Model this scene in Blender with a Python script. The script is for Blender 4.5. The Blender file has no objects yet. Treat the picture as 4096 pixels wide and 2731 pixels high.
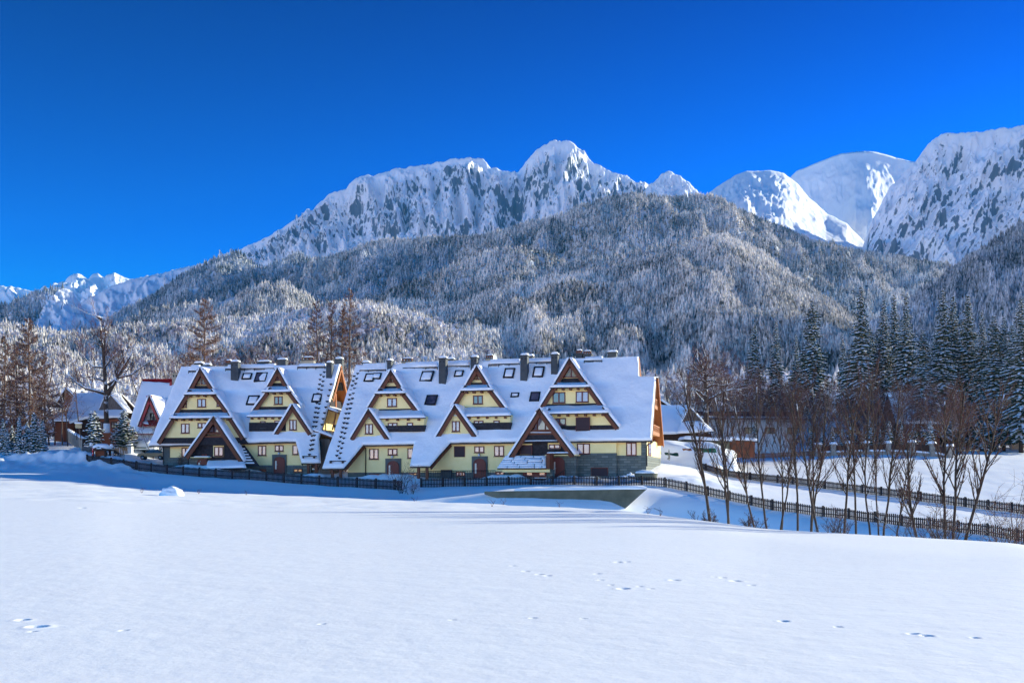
import bpy, bmesh, math, random
import numpy as np
from mathutils import Vector, noise, Matrix
random.seed(7)
C = bpy.context.scene.collection
F = 995.6; CX = 512.0; HY = 478.0          # focal length in pixels, principal column, horizon row
def P(px, py, Y): return Vector(((px-CX)*Y/F, Y, (HY-py)*Y/F))
def R(x): return math.radians(x)
def rg(x0, y0, s):
    return lambda x, y: ((x0+x*s)/4, (y0+y*s)/4)
r1 = rg(560, 1380, .38265); r2 = rg(1260, 1380, .38265); r3 = rg(1960, 1360, .38265)
r5 = rg(0, 1480, .29762); r6 = rg(2560, 1480, .31463); r7 = rg(3300, 1700, .33844); r4 = rg(0, 1100, .5102)
def k2(x, y): return (x*.43537, y*.43537)
# ---------------------------------------------------------------- scene / camera / light
sc = bpy.context.scene
cam = bpy.data.cameras.new('camera'); co = bpy.data.objects.new('camera', cam); C.objects.link(co)
co.location = (0, 0, 0); co.rotation_euler = (R(90), 0, 0)
cam.lens = 35; cam.sensor_width = 36; cam.shift_y = (HY-341)/1024; cam.clip_start = .3; cam.clip_end = 40000
sc.camera = co
SUN_A, SUN_E = 59.5, 17.3                  # azimuth right of the view axis, elevation
sd = Vector((math.sin(R(SUN_A))*math.cos(R(SUN_E)), math.cos(R(SUN_A))*math.cos(R(SUN_E)), math.sin(R(SUN_E))))
sl = bpy.data.lights.new('sun', 'SUN'); so = bpy.data.objects.new('sun', sl); C.objects.link(so)
so.rotation_euler = sd.to_track_quat('Z', 'Y').to_euler(); so.location = (60, 30, 80)
sl.energy = 2.7; sl.angle = R(.5); sl.color = (.98, .945, .74)
w = bpy.data.worlds.new("World"); sc.world = w; w.use_nodes = True
nt = w.node_tree; bg = nt.nodes['Background']
sky = nt.nodes.new('ShaderNodeTexSky'); sky.sky_type = 'NISHITA'; sky.sun_disc = False
sky.sun_elevation = R(SUN_E); sky.sun_rotation = R(SUN_A); sky.altitude = 900; sky.air_density = 1.0; sky.dust_density = .15; sky.ozone_density = 3.0
gm = nt.nodes.new('ShaderNodeGamma'); gm.inputs[1].default_value = SKY_GAMMA = 1.7
hs = nt.nodes.new('ShaderNodeHueSaturation'); hs.inputs['Saturation'].default_value = 1.32; hs.inputs['Value'].default_value = .20
tint = nt.nodes.new('ShaderNodeMix'); tint.data_type = 'RGBA'; tint.blend_type = 'MULTIPLY'; tint.inputs['Factor'].default_value = 1; tint.inputs['B'].default_value = (.72, .70, .95, 1)
nt.links.new(sky.outputs[0], gm.inputs[0]); nt.links.new(gm.outputs[0], hs.inputs['Color']); nt.links.new(hs.outputs[0], tint.inputs['A']); 
# clear winter air: the sky deepens quickly with elevation
tcw = nt.nodes.new('ShaderNodeTexCoord'); sxw = nt.nodes.new('ShaderNodeSeparateXYZ'); nt.links.new(tcw.outputs['Generated'], sxw.inputs[0])
crw = nt.nodes.new('ShaderNodeValToRGB'); e = crw.color_ramp.elements; e[0].position = .04; e[0].color = (1.5, 1.25, .92, 1); e[1].position = .46; e[1].color = (.10, .20, .46, 1)
m_ = crw.color_ramp.elements.new(.22); m_.color = (.40, .68, .90, 1)
nt.links.new(sxw.outputs['Z'], crw.inputs[0]); t2 = nt.nodes.new('ShaderNodeMix'); t2.data_type = 'RGBA'; t2.blend_type = 'MULTIPLY'; t2.inputs['Factor'].default_value = 1
# the deep blue belongs to the part of the sky toward the mountains; the unseen half behind the camera is brightened as fill for shaded roofs
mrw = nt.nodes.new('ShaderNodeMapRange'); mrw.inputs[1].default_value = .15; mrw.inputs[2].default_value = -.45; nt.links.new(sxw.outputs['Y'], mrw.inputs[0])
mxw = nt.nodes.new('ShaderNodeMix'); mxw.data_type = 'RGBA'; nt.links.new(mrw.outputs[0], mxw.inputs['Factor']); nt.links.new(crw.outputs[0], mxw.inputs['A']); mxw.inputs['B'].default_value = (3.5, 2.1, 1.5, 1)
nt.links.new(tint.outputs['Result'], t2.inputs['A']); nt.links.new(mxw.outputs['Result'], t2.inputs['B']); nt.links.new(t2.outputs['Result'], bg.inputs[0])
bg.inputs[1].default_value = .12
sc.view_settings.view_transform = 'Standard'; sc.view_settings.look = 'None'; sc.view_settings.exposure = 1.93; sc.view_settings.gamma = 1
# ---------------------------------------------------------------- materials
MATS = {}
def mat(name, col, rough=.8, col2=None, nscale=3.0, bump=0, bscale=None, metallic=0, spec=.3, snow=0, snow_lo=.35, stretch=None, detail=4, coord='Object'):
    m = bpy.data.materials.new(name); m.use_nodes = True; t = m.node_tree; b = t.nodes['Principled BSDF']
    b.inputs['Roughness'].default_value = rough; b.inputs['Metallic'].default_value = metallic
    b.inputs['Specular IOR Level'].default_value = spec
    tc = t.nodes.new('ShaderNodeTexCoord'); mp = t.nodes.new('ShaderNodeMapping')
    t.links.new(tc.outputs[coord], mp.inputs[0])
    if stretch: mp.inputs['Scale'].default_value = stretch
    out = None
    if col2:
        n = t.nodes.new('ShaderNodeTexNoise'); n.inputs['Scale'].default_value = nscale; n.inputs['Detail'].default_value = detail
        t.links.new(mp.outputs[0], n.inputs['Vector'])
        cr = t.nodes.new('ShaderNodeValToRGB'); cr.color_ramp.elements[0].position = .35; cr.color_ramp.elements[1].position = .65
        cr.color_ramp.elements[0].color = (*col, 1); cr.color_ramp.elements[1].color = (*col2, 1)
        t.links.new(n.outputs['Fac'], cr.inputs[0]); out = cr.outputs[0]
    else:
        b.inputs['Base Color'].default_value = (*col, 1)
    if snow:       # snow lying on upward faces
        g = t.nodes.new('ShaderNodeNewGeometry'); sx = t.nodes.new('ShaderNodeSeparateXYZ'); t.links.new(g.outputs['Normal'], sx.inputs[0])
        n2 = t.nodes.new('ShaderNodeTexNoise'); n2.inputs['Scale'].default_value = snow; t.links.new(tc.outputs['Object'], n2.inputs['Vector'])
        ad = t.nodes.new('ShaderNodeMath'); ad.operation = 'MULTIPLY_ADD'; t.links.new(n2.outputs['Fac'], ad.inputs[0]); ad.inputs[1].default_value = .9; t.links.new(sx.outputs['Z'], ad.inputs[2])
        mr = t.nodes.new('ShaderNodeMapRange'); mr.inputs[1].default_value = snow_lo+.45; mr.inputs[2].default_value = snow_lo+.6
        t.links.new(ad.outputs[0], mr.inputs[0])
        mx = t.nodes.new('ShaderNodeMix'); mx.data_type = 'RGBA'; t.links.new(mr.outputs[0], mx.inputs['Factor'])
        if out: t.links.new(out, mx.inputs['A'])
        else: mx.inputs['A'].default_value = (*col, 1)
        mx.inputs['B'].default_value = (.85, .87, .9, 1); out = mx.outputs['Result']
    if out: t.links.new(out, b.inputs['Base Color'])
    if bump:
        n = t.nodes.new('ShaderNodeTexNoise'); n.inputs['Scale'].default_value = bscale or nscale; n.inputs['Detail'].default_value = 9; n.inputs['Roughness'].default_value = .6
        t.links.new(mp.outputs[0], n.inputs['Vector']); bp = t.nodes.new('ShaderNodeBump'); bp.inputs['Distance'].default_value = bump
        t.links.new(n.outputs['Fac'], bp.inputs['Height']); t.links.new(bp.outputs[0], b.inputs['Normal'])
    MATS[name] = m; return m
SN = (.91, .92, .93); SN2 = (.88, .895, .92)
mat('snow_roof', SN, .6, SN2, .7, bump=.10, bscale=1.6)
mat('snow_ground', (.91, .92, .915), .55, (.895, .90, .895), .5, bump=.018, bscale=2.2)
mat('snow_cap', SN, .6)
mat('shingle', (.018, .016, .02), .85, (.035, .03, .035), 4, bump=.03, bscale=8)
mat('wood_brown', (.11, .032, .014), .6, (.16, .05, .02), 6, stretch=(1, 1, 6))
mat('wood_orange', (.30, .09, .02), .5, (.38, .125, .03), 5, stretch=(1, 1, 8))
mat('wood_grey', (.11, .085, .07), .8, (.2, .165, .14), 1.5, stretch=(6, 6, .4))
mat('wood_dark', (.03, .016, .012), .8, (.06, .03, .02), 2, stretch=(6, 6, .4))
mat('wood_red', (.16, .045, .02), .7, (.22, .07, .03), 3, stretch=(.4, .4, 8))
mat('plaster', (.97, .78, .37), .9, (.93, .74, .33), 1.2, bump=.01, bscale=30)
mat('white_plaster', (.75, .75, .74), .9, (.66, .66, .66), 2)
mat('frame', (.12, .018, .014), .45)
mat('shutter', (.028, .012, .018), .6, (.04, .018, .024), 1, stretch=(.2, .2, 14))
mat('door', (.16, .022, .016), .45, (.11, .016, .012), 2, stretch=(8, 8, .5))
mat('pane', (.30, .27, .36), .08, (.45, .4, .5), .9, spec=.8, stretch=(2.5, 2.5, .6))
mat('pane_dark', (.03, .03, .05), .06, (.12, .1, .13), 1.2, spec=.9)
mat('slate', (.04, .048, .056), .7, (.06, .068, .075), 1.5)
mat('render_buff', (.36, .32, .26), .9, (.28, .26, .22), 2)
mat('black_metal', (.012, .012, .016), .4, metallic=.3)
mat('grey_metal', (.3, .32, .34), .4, metallic=.6)
mat('fence_wood', (.016, .011, .012), .8, (.028, .02, .02), 3, snow=0)
mat('fence_brown', (.22, .08, .03), .7, (.3, .12, .05), 3)
mat('concrete', (.085, .09, .065), .9, (.14, .14, .105), .8, bump=.02)
mat('red_metal', (.33, .012, .018), .4, (.26, .01, .014), 2)
mat('bark', (.028, .019, .016), .9, (.055, .038, .03), 4, snow=1.2, snow_lo=.62)
mat('bark_pale', (.10, .065, .045), .9, (.17, .11, .08), 4, snow=1.0, snow_lo=.42)
mat('twig', (.13, .06, .047), .9, (.2, .10, .075), .6)
mat('alder_twig', (.075, .034, .026), .9, (.14, .065, .05), .4)
mat('larch_twig', (.10, .045, .028), .9, (.17, .085, .055), .5, snow=2, snow_lo=.75)
mat('needles', (.02, .038, .024), .8, (.04, .062, .038), .5)
mat('tree_snow', (.9, .91, .92), .8, (.82, .84, .87), 1)
mat('tarp', (.01, .12, .07), .5, (.02, .2, .11), 1)
mat('car_paint', (.02, .05, .035), .25, spec=.6)
mat('tyre', (.015, .015, .015), .9)
mat('glass_car', (.05, .07, .08), .05, spec=.9)
mat('sign_board', (.72, .58, .32), .7)
mat('ink', (.02, .015, .01), .7)
mat('red_paint', (.5, .02, .03), .5)
mat('lamp_glass', (.6, .62, .65), .2)
mat('red_roof', (.09, .025, .022), .7, (.14, .04, .035), 1.5)
mat('rubble', (.12, .125, .12), .9, (.2, .2, .19), 3, snow=3, snow_lo=.45)
mat('hedge', (.05, .035, .025), .9, (.1, .06, .04), 3, snow=1.6, snow_lo=.3)
mat('tarp_dark', (.01, .05, .035), .5, (.02, .08, .05), 1)
mat('stone_pale', (.24, .21, .17), .9, (.34, .3, .25), 3)
mat('snowy_bark', (.05, .032, .025), .9, (.08, .055, .04), 4, snow=1.0, snow_lo=.08)
def stone_mat():
    m = bpy.data.materials.new('stone'); m.use_nodes = True; t = m.node_tree; b = t.nodes['Principled BSDF']
    tc = t.nodes.new('ShaderNodeTexCoord'); mp = t.nodes.new('ShaderNodeMapping'); mp.inputs['Rotation'].default_value = (R(90), 0, 0)
    br = t.nodes.new('ShaderNodeTexBrick'); br.inputs['Scale'].default_value = 1.0
    br.inputs['Brick Width'].default_value = .9; br.inputs['Row Height'].default_value = .32; br.inputs['Mortar Size'].default_value = .02
    br.inputs['Color1'].default_value = (.10, .12, .11, 1); br.inputs['Color2'].default_value = (.19, .205, .18, 1); br.inputs['Mortar'].default_value = (.06, .07, .065, 1)
    br.inputs['Bias'].default_value = -.2
    t.links.new(tc.outputs['Object'], mp.inputs[0]); t.links.new(mp.outputs[0], br.inputs['Vector']); t.links.new(br.outputs[0], b.inputs['Base Color']); b.inputs['Roughness'].default_value = .85
    bp = t.nodes.new('ShaderNodeBump'); bp.inputs['Distance'].default_value = .03; t.links.new(br.outputs['Fac'], bp.inputs['Height']); bp.invert = True
    t.links.new(bp.outputs[0], b.inputs['Normal']); MATS['stone'] = m
stone_mat()
# ---------------------------------------------------------------- mesh collector
class MB:
    def __init__(s): s.v = []; s.f = []; s.m = []; s.sm = []
    def add(s, vs, fs, mi=0, smooth=False):
        o = len(s.v); s.v += [tuple(v) for v in vs]
        for f in fs: s.f.append([o+i for i in f]); s.m.append(mi); s.sm.append(smooth)
    def box(s, a, b, mi=0):
        x0, y0, z0 = a; x1, y1, z1 = b
        s.add([(x0,y0,z0),(x1,y0,z0),(x1,y1,z0),(x0,y1,z0),(x0,y0,z1),(x1,y0,z1),(x1,y1,z1),(x0,y1,z1)],
              [(0,3,2,1),(4,5,6,7),(0,1,5,4),(1,2,6,5),(2,3,7,6),(3,0,4,7)], mi)
    def extrude(s, poly, off, mi=0, mtop=None, mbot=None):
        n = len(poly); poly = [Vector(p) for p in poly]; off = Vector(off)
        s.add(poly + [p+off for p in poly], [], 0); o = len(s.v)-2*n
        def q(f, m): s.f.append([o+i for i in f]); s.m.append(m); s.sm.append(False)
        q(list(range(n)), mi if mbot is None else mbot); q([n+i for i in range(n)][::-1], mi if mtop is None else mtop)
        for i in range(n):
            j = (i+1) % n; q((j, i, n+i, n+j), mi)
    def beam(s, a, b, wv, hv, mi=0):          # box along a-b with cross vectors wv, hv
        a = Vector(a); b = Vector(b); wv = Vector(wv); hv = Vector(hv)
        vs = [p + x*wv + y*hv for p in (a, b) for x, y in ((-.5,-.5),(.5,-.5),(.5,.5),(-.5,.5))]
        s.add(vs, [(0,1,2,3),(7,6,5,4),(0,4,5,1),(1,5,6,2),(2,6,7,3),(3,7,4,0)], mi)
    def tube(s, pts, rad, n=5, mi=0, cap=True):
        k = len(pts); vs = []
        for i, p in enumerate(pts):
            p = Vector(p); d = (Vector(pts[min(i+1, k-1)]) - Vector(pts[max(i-1, 0)]))
            if d.length < 1e-6: d = Vector((0,0,1))
            d.normalize(); a = d.cross(Vector((.13,.97,.2)));
            if a.length < .05: a = d.cross(Vector((1,0,0)))
            a.normalize(); b = d.cross(a)
            for j in range(n):
                t = 2*math.pi*j/n; vs.append(p + (a*math.cos(t)+b*math.sin(t))*rad[i])
        fs = []
        for i in range(k-1):
            for j in range(n):
                fs.append((i*n+j, i*n+(j+1) % n, (i+1)*n+(j+1) % n, (i+1)*n+j))
        if cap: fs.append(list(range((k-1)*n, k*n))); fs.append(list(range(n))[::-1])
        s.add(vs, fs, mi, True)
    def build(s, name, mats, parent=None, fix=True):
        me = bpy.data.meshes.new(name); me.from_pydata(s.v, [], s.f)
        for m in (mats if isinstance(mats, (list, tuple)) else [mats]): me.materials.append(MATS[m])
        me.polygons.foreach_set('material_index', s.m); me.polygons.foreach_set('use_smooth', s.sm)
        me.update()
        if fix and len(s.f) < 3000:
            b = bmesh.new(); b.from_mesh(me); bmesh.ops.recalc_face_normals(b, faces=b.faces); b.to_mesh(me); b.free()
        o = bpy.data.objects.new(name, me); C.objects.link(o)
        if parent: o.parent = parent
        return o
def tag(o, label=None, cat=None, group=None, kind=None):
    if label: o['label'] = label
    if cat: o['category'] = cat
    if group: o['group'] = group
    if kind: o['kind'] = kind
    return o
def empty(name, loc, rz=0, **kw):
    o = bpy.data.objects.new(name, None); C.objects.link(o); o.location = loc; o.rotation_euler = (0, 0, rz); o.empty_display_size = .5
    return tag(o, **kw)
def copy_tree(o, parent=None, sub=True):
    c = o.copy(); C.objects.link(c); c.parent = parent
    for ch in [x for x in o.children]: copy_tree(ch, c)
    return c
def snow_slab(name, poly, up, th, parent, cell=.7, amp=.07, inset=.2, m='snow_roof', seed=0):
    """a blanket of snow lying on the planar polygon, with a rounded rim"""
    poly = [Vector(p) for p in poly]; up = Vector(up).normalized()
    bm = bmesh.new(); bm.faces.new([bm.verts.new(p) for p in poly]); bm.faces.ensure_lookup_table(); bm.normal_update()
    if bm.faces[0].normal.dot(up) < 0: bmesh.ops.reverse_faces(bm, faces=bm.faces[:])
    bmesh.ops.inset_region(bm, faces=bm.faces[:], thickness=inset, use_boundary=True, use_even_offset=True)
    ax = (poly[1]-poly[0]).normalized(); ay = up.cross(ax)
    for A in (ax, ay):
        ds = [p.dot(A) for p in poly]; lo, hi = min(ds), max(ds); n = int((hi-lo)/cell)
        for i in range(1, n+1):
            d = lo + (hi-lo)*i/(n+1)
            bmesh.ops.bisect_plane(bm, geom=bm.verts[:]+bm.edges[:]+bm.faces[:], dist=1e-4, plane_co=A*d, plane_no=A)
    bnd = [e for e in bm.edges if e.is_boundary]; bset = {v for e in bnd for v in e.verts}
    base = {v: v.co.copy() for v in bset}
    for v in bm.verts:
        n = noise.noise(v.co*.45+Vector((seed, 3, 1)))*amp + noise.noise(v.co*1.3+Vector((seed, 0, 5)))*amp*.6
        v.co += up*((th*.5 + n*.5) if v in bset else (th+n))
    r = bmesh.ops.extrude_edge_only(bm, edges=bnd)
    nv = [g for g in r['geom'] if isinstance(g, bmesh.types.BMVert)]
    for v in nv: v.co -= up*(th*.5)
    for f in bm.faces: f.smooth = True
    bmesh.ops.recalc_face_normals(bm, faces=bm.faces)
    me = bpy.data.meshes.new(name); bm.to_mesh(me); bm.free(); me.materials.append(MATS[m])
    o = bpy.data.objects.new(name, me); C.objects.link(o)
    if parent: o.parent = parent
    return o
def lump(name, c, size, parent=None, m='snow_cap', seg=14, rings=7, rough=.12, seed=0, flat=True):
    """rounded heap; c = centre of its base"""
    b = MB(); vs = []; fs = []
    for i in range(rings+1):
        ph = math.pi/2*i/rings if flat else math.pi*i/rings-math.pi/2
        for j in range(seg):
            t = 2*math.pi*j/seg
            cp = max(math.cos(ph), 0)**.75; d = Vector((cp*math.cos(t), cp*math.sin(t), math.sin(ph)**.85 if ph > 0 else math.sin(ph)))
            q = 1+rough*noise.noise(d*2.3+Vector((seed, seed*.7, 0)))*2
            vs.append((c[0]+d.x*size[0]*q, c[1]+d.y*size[1]*q, c[2]+d.z*size[2]*q))
    for i in range(rings):
        for j in range(seg): fs.append((i*seg+j, i*seg+(j+1) % seg, (i+1)*seg+(j+1) % seg, (i+1)*seg+j))
    b.add(vs, fs, 0, True)
    return b.build(name, m, parent, fix=True)
# ---------------------------------------------------------------- the near terrain
# columns: image column -> (distance, height)
COL = {
 450: [(0,-1.9),(10,-1.95),(40,-1.92),(80,-1.9),(86,-2.05),(90,-3.0),(95,-4.4),(103.8,-5.2),(107.8,-2.2),(112,-1.95),(117,-1.1),(125,-.2),(133,.3),(160,2),(200,5),(300,12)],
 632: [(0,-1.9),(10,-1.95),(40,-2.03),(64,-2.1),(70,-2.3),(76.5,-4.8),(96,-7),(99.8,-6.6),(104.6,-2.1),(107.8,-1.25),(113,-.78),(120,.1),(125.5,.7),(133,1.4),(160,3.2),(200,5.5),(300,12)],
 685: [(0,-1.9),(10,-1.95),(40,-2.1),(58,-2.27),(64,-2.55),(72,-5.2),(96,-8),(100.8,-7.5),(106.8,-1.75),(110.3,-1.35),(119,-.3),(133,1.1),(160,2.8),(200,5.5),(300,12)],
 750: [(0,-1.9),(10,-1.95),(38,-2.2),(52,-2.55),(57.5,-2.8),(66,-5.8),(93,-8.9),(97.2,-8.5),(103.2,-2.9),(105.5,-2.75),(117,-1.4),(136,-.25),(155,1.7),(200,5.3),(300,12)],
 828: [(0,-1.9),(10,-1.95),(33,-2.18),(47,-2.58),(53,-2.88),(61,-6),(87,-9.6),(91.5,-9.4),(97.6,-3.9),(99.8,-3.75),(111,-2.5),(124,-1.3),(147,1.2),(173,3.9),(200,5.2),(300,12)],
 925: [(0,-1.9),(10,-1.95),(29,-2.15),(42,-2.57),(48.3,-2.88),(56,-6),(80,-10.2),(85.3,-10),(90.8,-4.65),(93,-4.5),(103,-3.3),(112,-2.6),(146,1.1),(170,3.9),(200,5),(300,11.5)],
 975: [(0,-1.9),(10,-1.95),(28,-2.15),(40,-2.57),(46.7,-2.9),(54,-6),(76.5,-10.4),(82,-10.2),(87.4,-5.0),(89.5,-4.85),(98,-4),(108,-3.2),(138,.2),(169,3.6),(200,4.9),(300,11.5)],

 -900: [(0,-1.9),(40,-1.2),(100,.6),(130,2.5),(160,5),(200,8),(300,16)],
 -300: [(0,-1.9),(10,-1.95),(40,-1.5),(90,-.4),(120,1),(142,2.9),(170,5.5),(200,8),(300,14)],
 0:   [(0,-1.9),(10,-1.95),(40,-1.55),(80,-1.0),(100,-.5),(120,.45),(130,1.3),(142,2.6),(155,3.8),(170,5.3),(200,7.5),(300,13)],
 87:  [(0,-1.9),(10,-1.95),(40,-1.6),(90,-1.0),(110,-.4),(125,.6),(140,2.2),(160,4.3),(200,7.9),(230,10.2),(300,14)],
 140: [(0,-1.9),(10,-1.95),(40,-1.7),(90,-1.25),(110,-1.15),(119,-1.05),(124,-.7),(129,.2),(134,1.05),(140,1.8),(160,3.4),(200,7),(300,14)],
 256: [(0,-1.9),(10,-1.95),(40,-1.8),(90,-1.7),(108,-1.68),(117,-1.62),(122,-1.1),(127,-.1),(138,.6),(160,2.5),(200,5),(300,12)],
 384: [(0,-1.9),(10,-1.95),(40,-1.9),(80,-1.85),(90,-1.95),(100,-2.1),(108,-2.25),(113,-2.15),(116.5,-1.8),(120,-1.1),(126,-.3),(135,.4),(160,2),(200,5),(300,12)],
 512: [(0,-1.9),(10,-1.95),(40,-1.95),(76,-1.98),(82,-2.12),(85,-3.2),(90,-4.8),(101,-5.6),(104.8,-2.4),(106.5,-2.1),(108,-1.3),(117,-.85),(124,-.2),(131,.2),(160,2),(200,5),(300,12)],
 610: [(0,-1.9),(10,-1.95),(40,-2.02),(66,-2.05),(72,-2.22),(77,-4.4),(96,-6.8),(98.8,-6.4),(102.7,-2.5),(104.1,-2.25),(108,-1.2),(114,-.8),(121,-.1),(126,.3),(160,3),(200,5.4),(300,12)],
 650: [(0,-1.9),(10,-1.95),(40,-2.05),(62,-2.15),(68,-2.4),(76,-5),(98,-7.4),(102,-7.0),(107.8,-1.3),(112,-.75),(119,.4),(125,1.3),(133,1.9),(160,3.4),(200,5.6),(300,12)],
 720: [(0,-1.9),(10,-1.95),(40,-2.15),(55,-2.4),(60,-2.68),(68,-5.5),(95,-8.6),(99.6,-8.0),(105.6,-2.4),(108.5,-2.15),(120,-.9),(141,.1),(160,2.2),(200,5.3),(300,12)],
 780: [(0,-1.9),(10,-1.95),(36,-2.2),(50,-2.6),(56,-2.92),(64,-6),(90,-9.2),(94.8,-9),(100.9,-3.4),(103.5,-3.2),(115,-1.9),(131,-.55),(150,1.4),(175,3.6),(200,5.2),(300,12)],
 875: [(0,-1.9),(10,-1.95),(30,-2.15),(44,-2.55),(50,-2.85),(58,-6),(84,-10),(88.8,-9.7),(94.5,-4.3),(97,-4.12),(107,-3.1),(118,-1.95),(145,1.0),(172,4.2),(200,5.2),(300,12)],
 1024: [(0,-1.9),(10,-1.95),(28,-2.15),(39,-2.6),(45,-2.94),(52,-6),(73,-10.5),(78.8,-10.4),(84.2,-5.35),(86.5,-5.2),(94,-4.4),(103,-3.65),(130,-.6),(150,1.6),(168,3.3),(200,4.7),(300,11)],
 1300: [(0,-1.9),(10,-2.0),(25,-2.3),(34,-3.0),(44,-6.6),(62,-9),(70,-9),(78,-6.0),(95,-4.5),(130,-1),(168,3),(200,4.7),(300,10)],
 1900:[(0,-1.9),(10,-2.1),(20,-3.0),(32,-6.6),(50,-7),(66,-6.4),(90,-5),(130,-1),(168,3),(200,4.7),(300,10)],
}
cpx = sorted(COL); YT = np.concatenate([np.arange(0, 240, 1.0), np.arange(240, 301, 5.0)])
tabp = np.arange(-900, 1901, 12.0)
raw = np.array([np.interp(YT, [a for a, b in COL[c]], [b for a, b in COL[c]]) for c in cpx])
TAB = np.array([[np.interp(p, cpx, raw[:, j]) for j in range(len(YT))] for p in tabp])
def blur(T, n, ax):
    for _ in range(n):
        T = (np.roll(T, 1, ax)+2*T+np.roll(T, -1, ax))/4 if False else T
        A = np.moveaxis(T, ax, 0).copy(); B = A.copy(); B[1:-1] = (A[:-2]+2*A[1:-1]+A[2:])/4; T = np.moveaxis(B, 0, ax)
    return T
TAB = blur(blur(TAB, 1, 1), 3, 0)
def gz(X, Y):
    Yc = max(Y, .5); px = CX+X*F/max(Yc, 14.0)
    px = min(max(px, -899), 1899); i = (px+900)/12; i0 = int(i); fi = i-i0
    if Yc < 239: j0 = int(Yc); fj = Yc-j0
    else:
        q = min((Yc-240)/5, 11.99) if Yc >= 240 else 0; j0 = 240+int(q); fj = q-int(q)
    T = TAB; i1 = min(i0+1, len(tabp)-1); j1 = min(j0+1, len(YT)-1)
    z = (T[i0, j0]*(1-fi)+T[i1, j0]*fi)*(1-fj)+(T[i0, j1]*(1-fi)+T[i1, j1]*fi)*fj
    if Y > 295: z += (Y-295)*.14
    return float(z)
def onground(px, py_hint, Y):      # a point of the ground in image column px at distance Y
    X = (px-CX)*Y/F; return Vector((X, Y, gz(X, Y)))
PITS = [(85,1441,32),(52,1425,22),(75,1452,14),(285,1449,14),(1178,1297,12),(1208,1310,9),(1240,1318,14),(1258,1321,14),(1380,1331,12),(1403,1342,9),(1432,1351,22),(1372,1316,10),
        (1690,1332,20),(1728,1342,12),(1420,1288,12),(1440,1287,9),(1485,1275,10),(2100,1455,22),(2130,1458,22),(2240,1463,16),(1800,1425,18),(1925,1438,14),(1470,1345,9),(1495,1350,10),
        (1640,1322,12),(1660,1324,10),(1550,1331,18),(740,1434,12),(190,1166,10),(1225,1420,14),(1340,1420,10),(1040,1424,10)]
PW = []
for a, b, r in PITS:
    px, py = k2(a, b); Y = 8.0
    while Y < 120 and (HY-py)*Y/F > gz((px-CX)*Y/F, Y): Y += .05
    PW.append(((px-CX)*Y/F, Y, r*.43537*Y/F*.5))
MOUNDS = [(-71,144,3.2,1.4,.7),(-66,143,3.6,2.2,1.15),(-62,142,3.4,1.8,1.0),(-58,141,3.0,1.6,1.0),(-55,139,3.2,1.6,.9),(-63,152,2.4,3.5,1.2),(-58.5,156,1.6,5,1.3),(-68.5,158,2,5,1.0),
          (-53,136,3,1.4,.6),(-44,136.5,3.2,1.6,.9),(-40,135.5,2.6,1.3,.7),(-36.5,138,2.0,1.2,.7),(-26,131,1.8,1.2,.6),(-17.5,128.5,2.4,1.3,.7),(-13.5,128,1.8,1.2,.7),
          (6,118.5,2.2,1.2,.9),(9.5,118,1.8,1.2,.6),(-2,123,2.2,1.2,.8),(0.6,121.5,1.8,1.2,.8),(20.5,118.5,2.4,1.6,.5),(24,119,2.2,1.8,.5),(26,123,3,2,.5),(22,122,2,1.5,.45),(12,116.5,2,1,.4)]
def gfull(x, y):
    z = gz(x, y)
    for mx, my, sx, sy, h in MOUNDS:
        a = (x-mx)/sx; b = (y-my)/sy; q = a*a+b*b
        if q < 6: z += h*math.exp(-q)*(1+.35*noise.noise(Vector((x*.9, y*.9, 2))))
    if y > 60:
        d = math.exp(-((y-142)/12)**2)*(1 if x < -45 else 0)
        z += .22*noise.noise(Vector((x*.35, y*.3, 1)))*(.35+d*1.5) + .10*noise.noise(Vector((x*1.1, y*.9, 4)))*(.2+d*3.2) + .10*d*noise.noise(Vector((x*2.4, y*2, 9)))
    z += .06*noise.noise(Vector((x*.05, y*.05, 7)))*min(1, y/30)
    z += .004*noise.noise(Vector((x*.9, y*1.4, 0))) + .0015*noise.noise(Vector((x*4.5, y*5, 3)))
    if y < 80:
        for mx, my, r in PW:
            if abs(y-my) < r*3 and abs(x-mx) < r*4:
                a = (x-mx)/(r*1.05); b = (y-my)/(r*.9); q = a*a+b*b
                if q < 9: z += -min(.2, r*1.15)*math.exp(-q*q)+.012*r/.1*math.exp(-(math.sqrt(q)-1.7)**2*3)
    # animal track and trodden path in the shaded edge of the field
    return z
def build_ground():
    cols = list(np.arange(-900, -40, 40.0)) + list(np.arange(-30, 1056, 2.4)) + list(np.arange(1080, 1901, 40.0))
    rows = [2, 4, 6, 7.5]; y = 8.3
    while y < 310: rows.append(y); y += max(.035, min(y*y*.00028 if y < 34 else y*.0085, .75))
    rows += [330, 360, 400, 450, 520, 600, 700]
    vs = []
    for r in rows:
        for c in cols:
            x = (c-CX)*max(r, 14)/F; vs.append((x, r, gfull(x, r)))
    n = len(cols); fs = [(i*n+j, i*n+j+1, (i+1)*n+j+1, (i+1)*n+j) for i in range(len(rows)-1) for j in range(n-1)]
    # behind the camera
    b = MB(); b.add(vs, fs, 0, True)
    o = len(vs); x0, x1 = vs[0][0], vs[n-1][0]
    vs2 = [(-400, -300, -1.9), (400, -300, -3), (x1, 2, vs[n-1][2]), (x0, 2, vs[0][2])]
    b.add(vs2, [(0, 1, 2, 3)], 0, True)
    ob = b.build('ground', 'snow_ground', fix=False); tag(ob, kind='structure'); return ob
build_ground()
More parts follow.
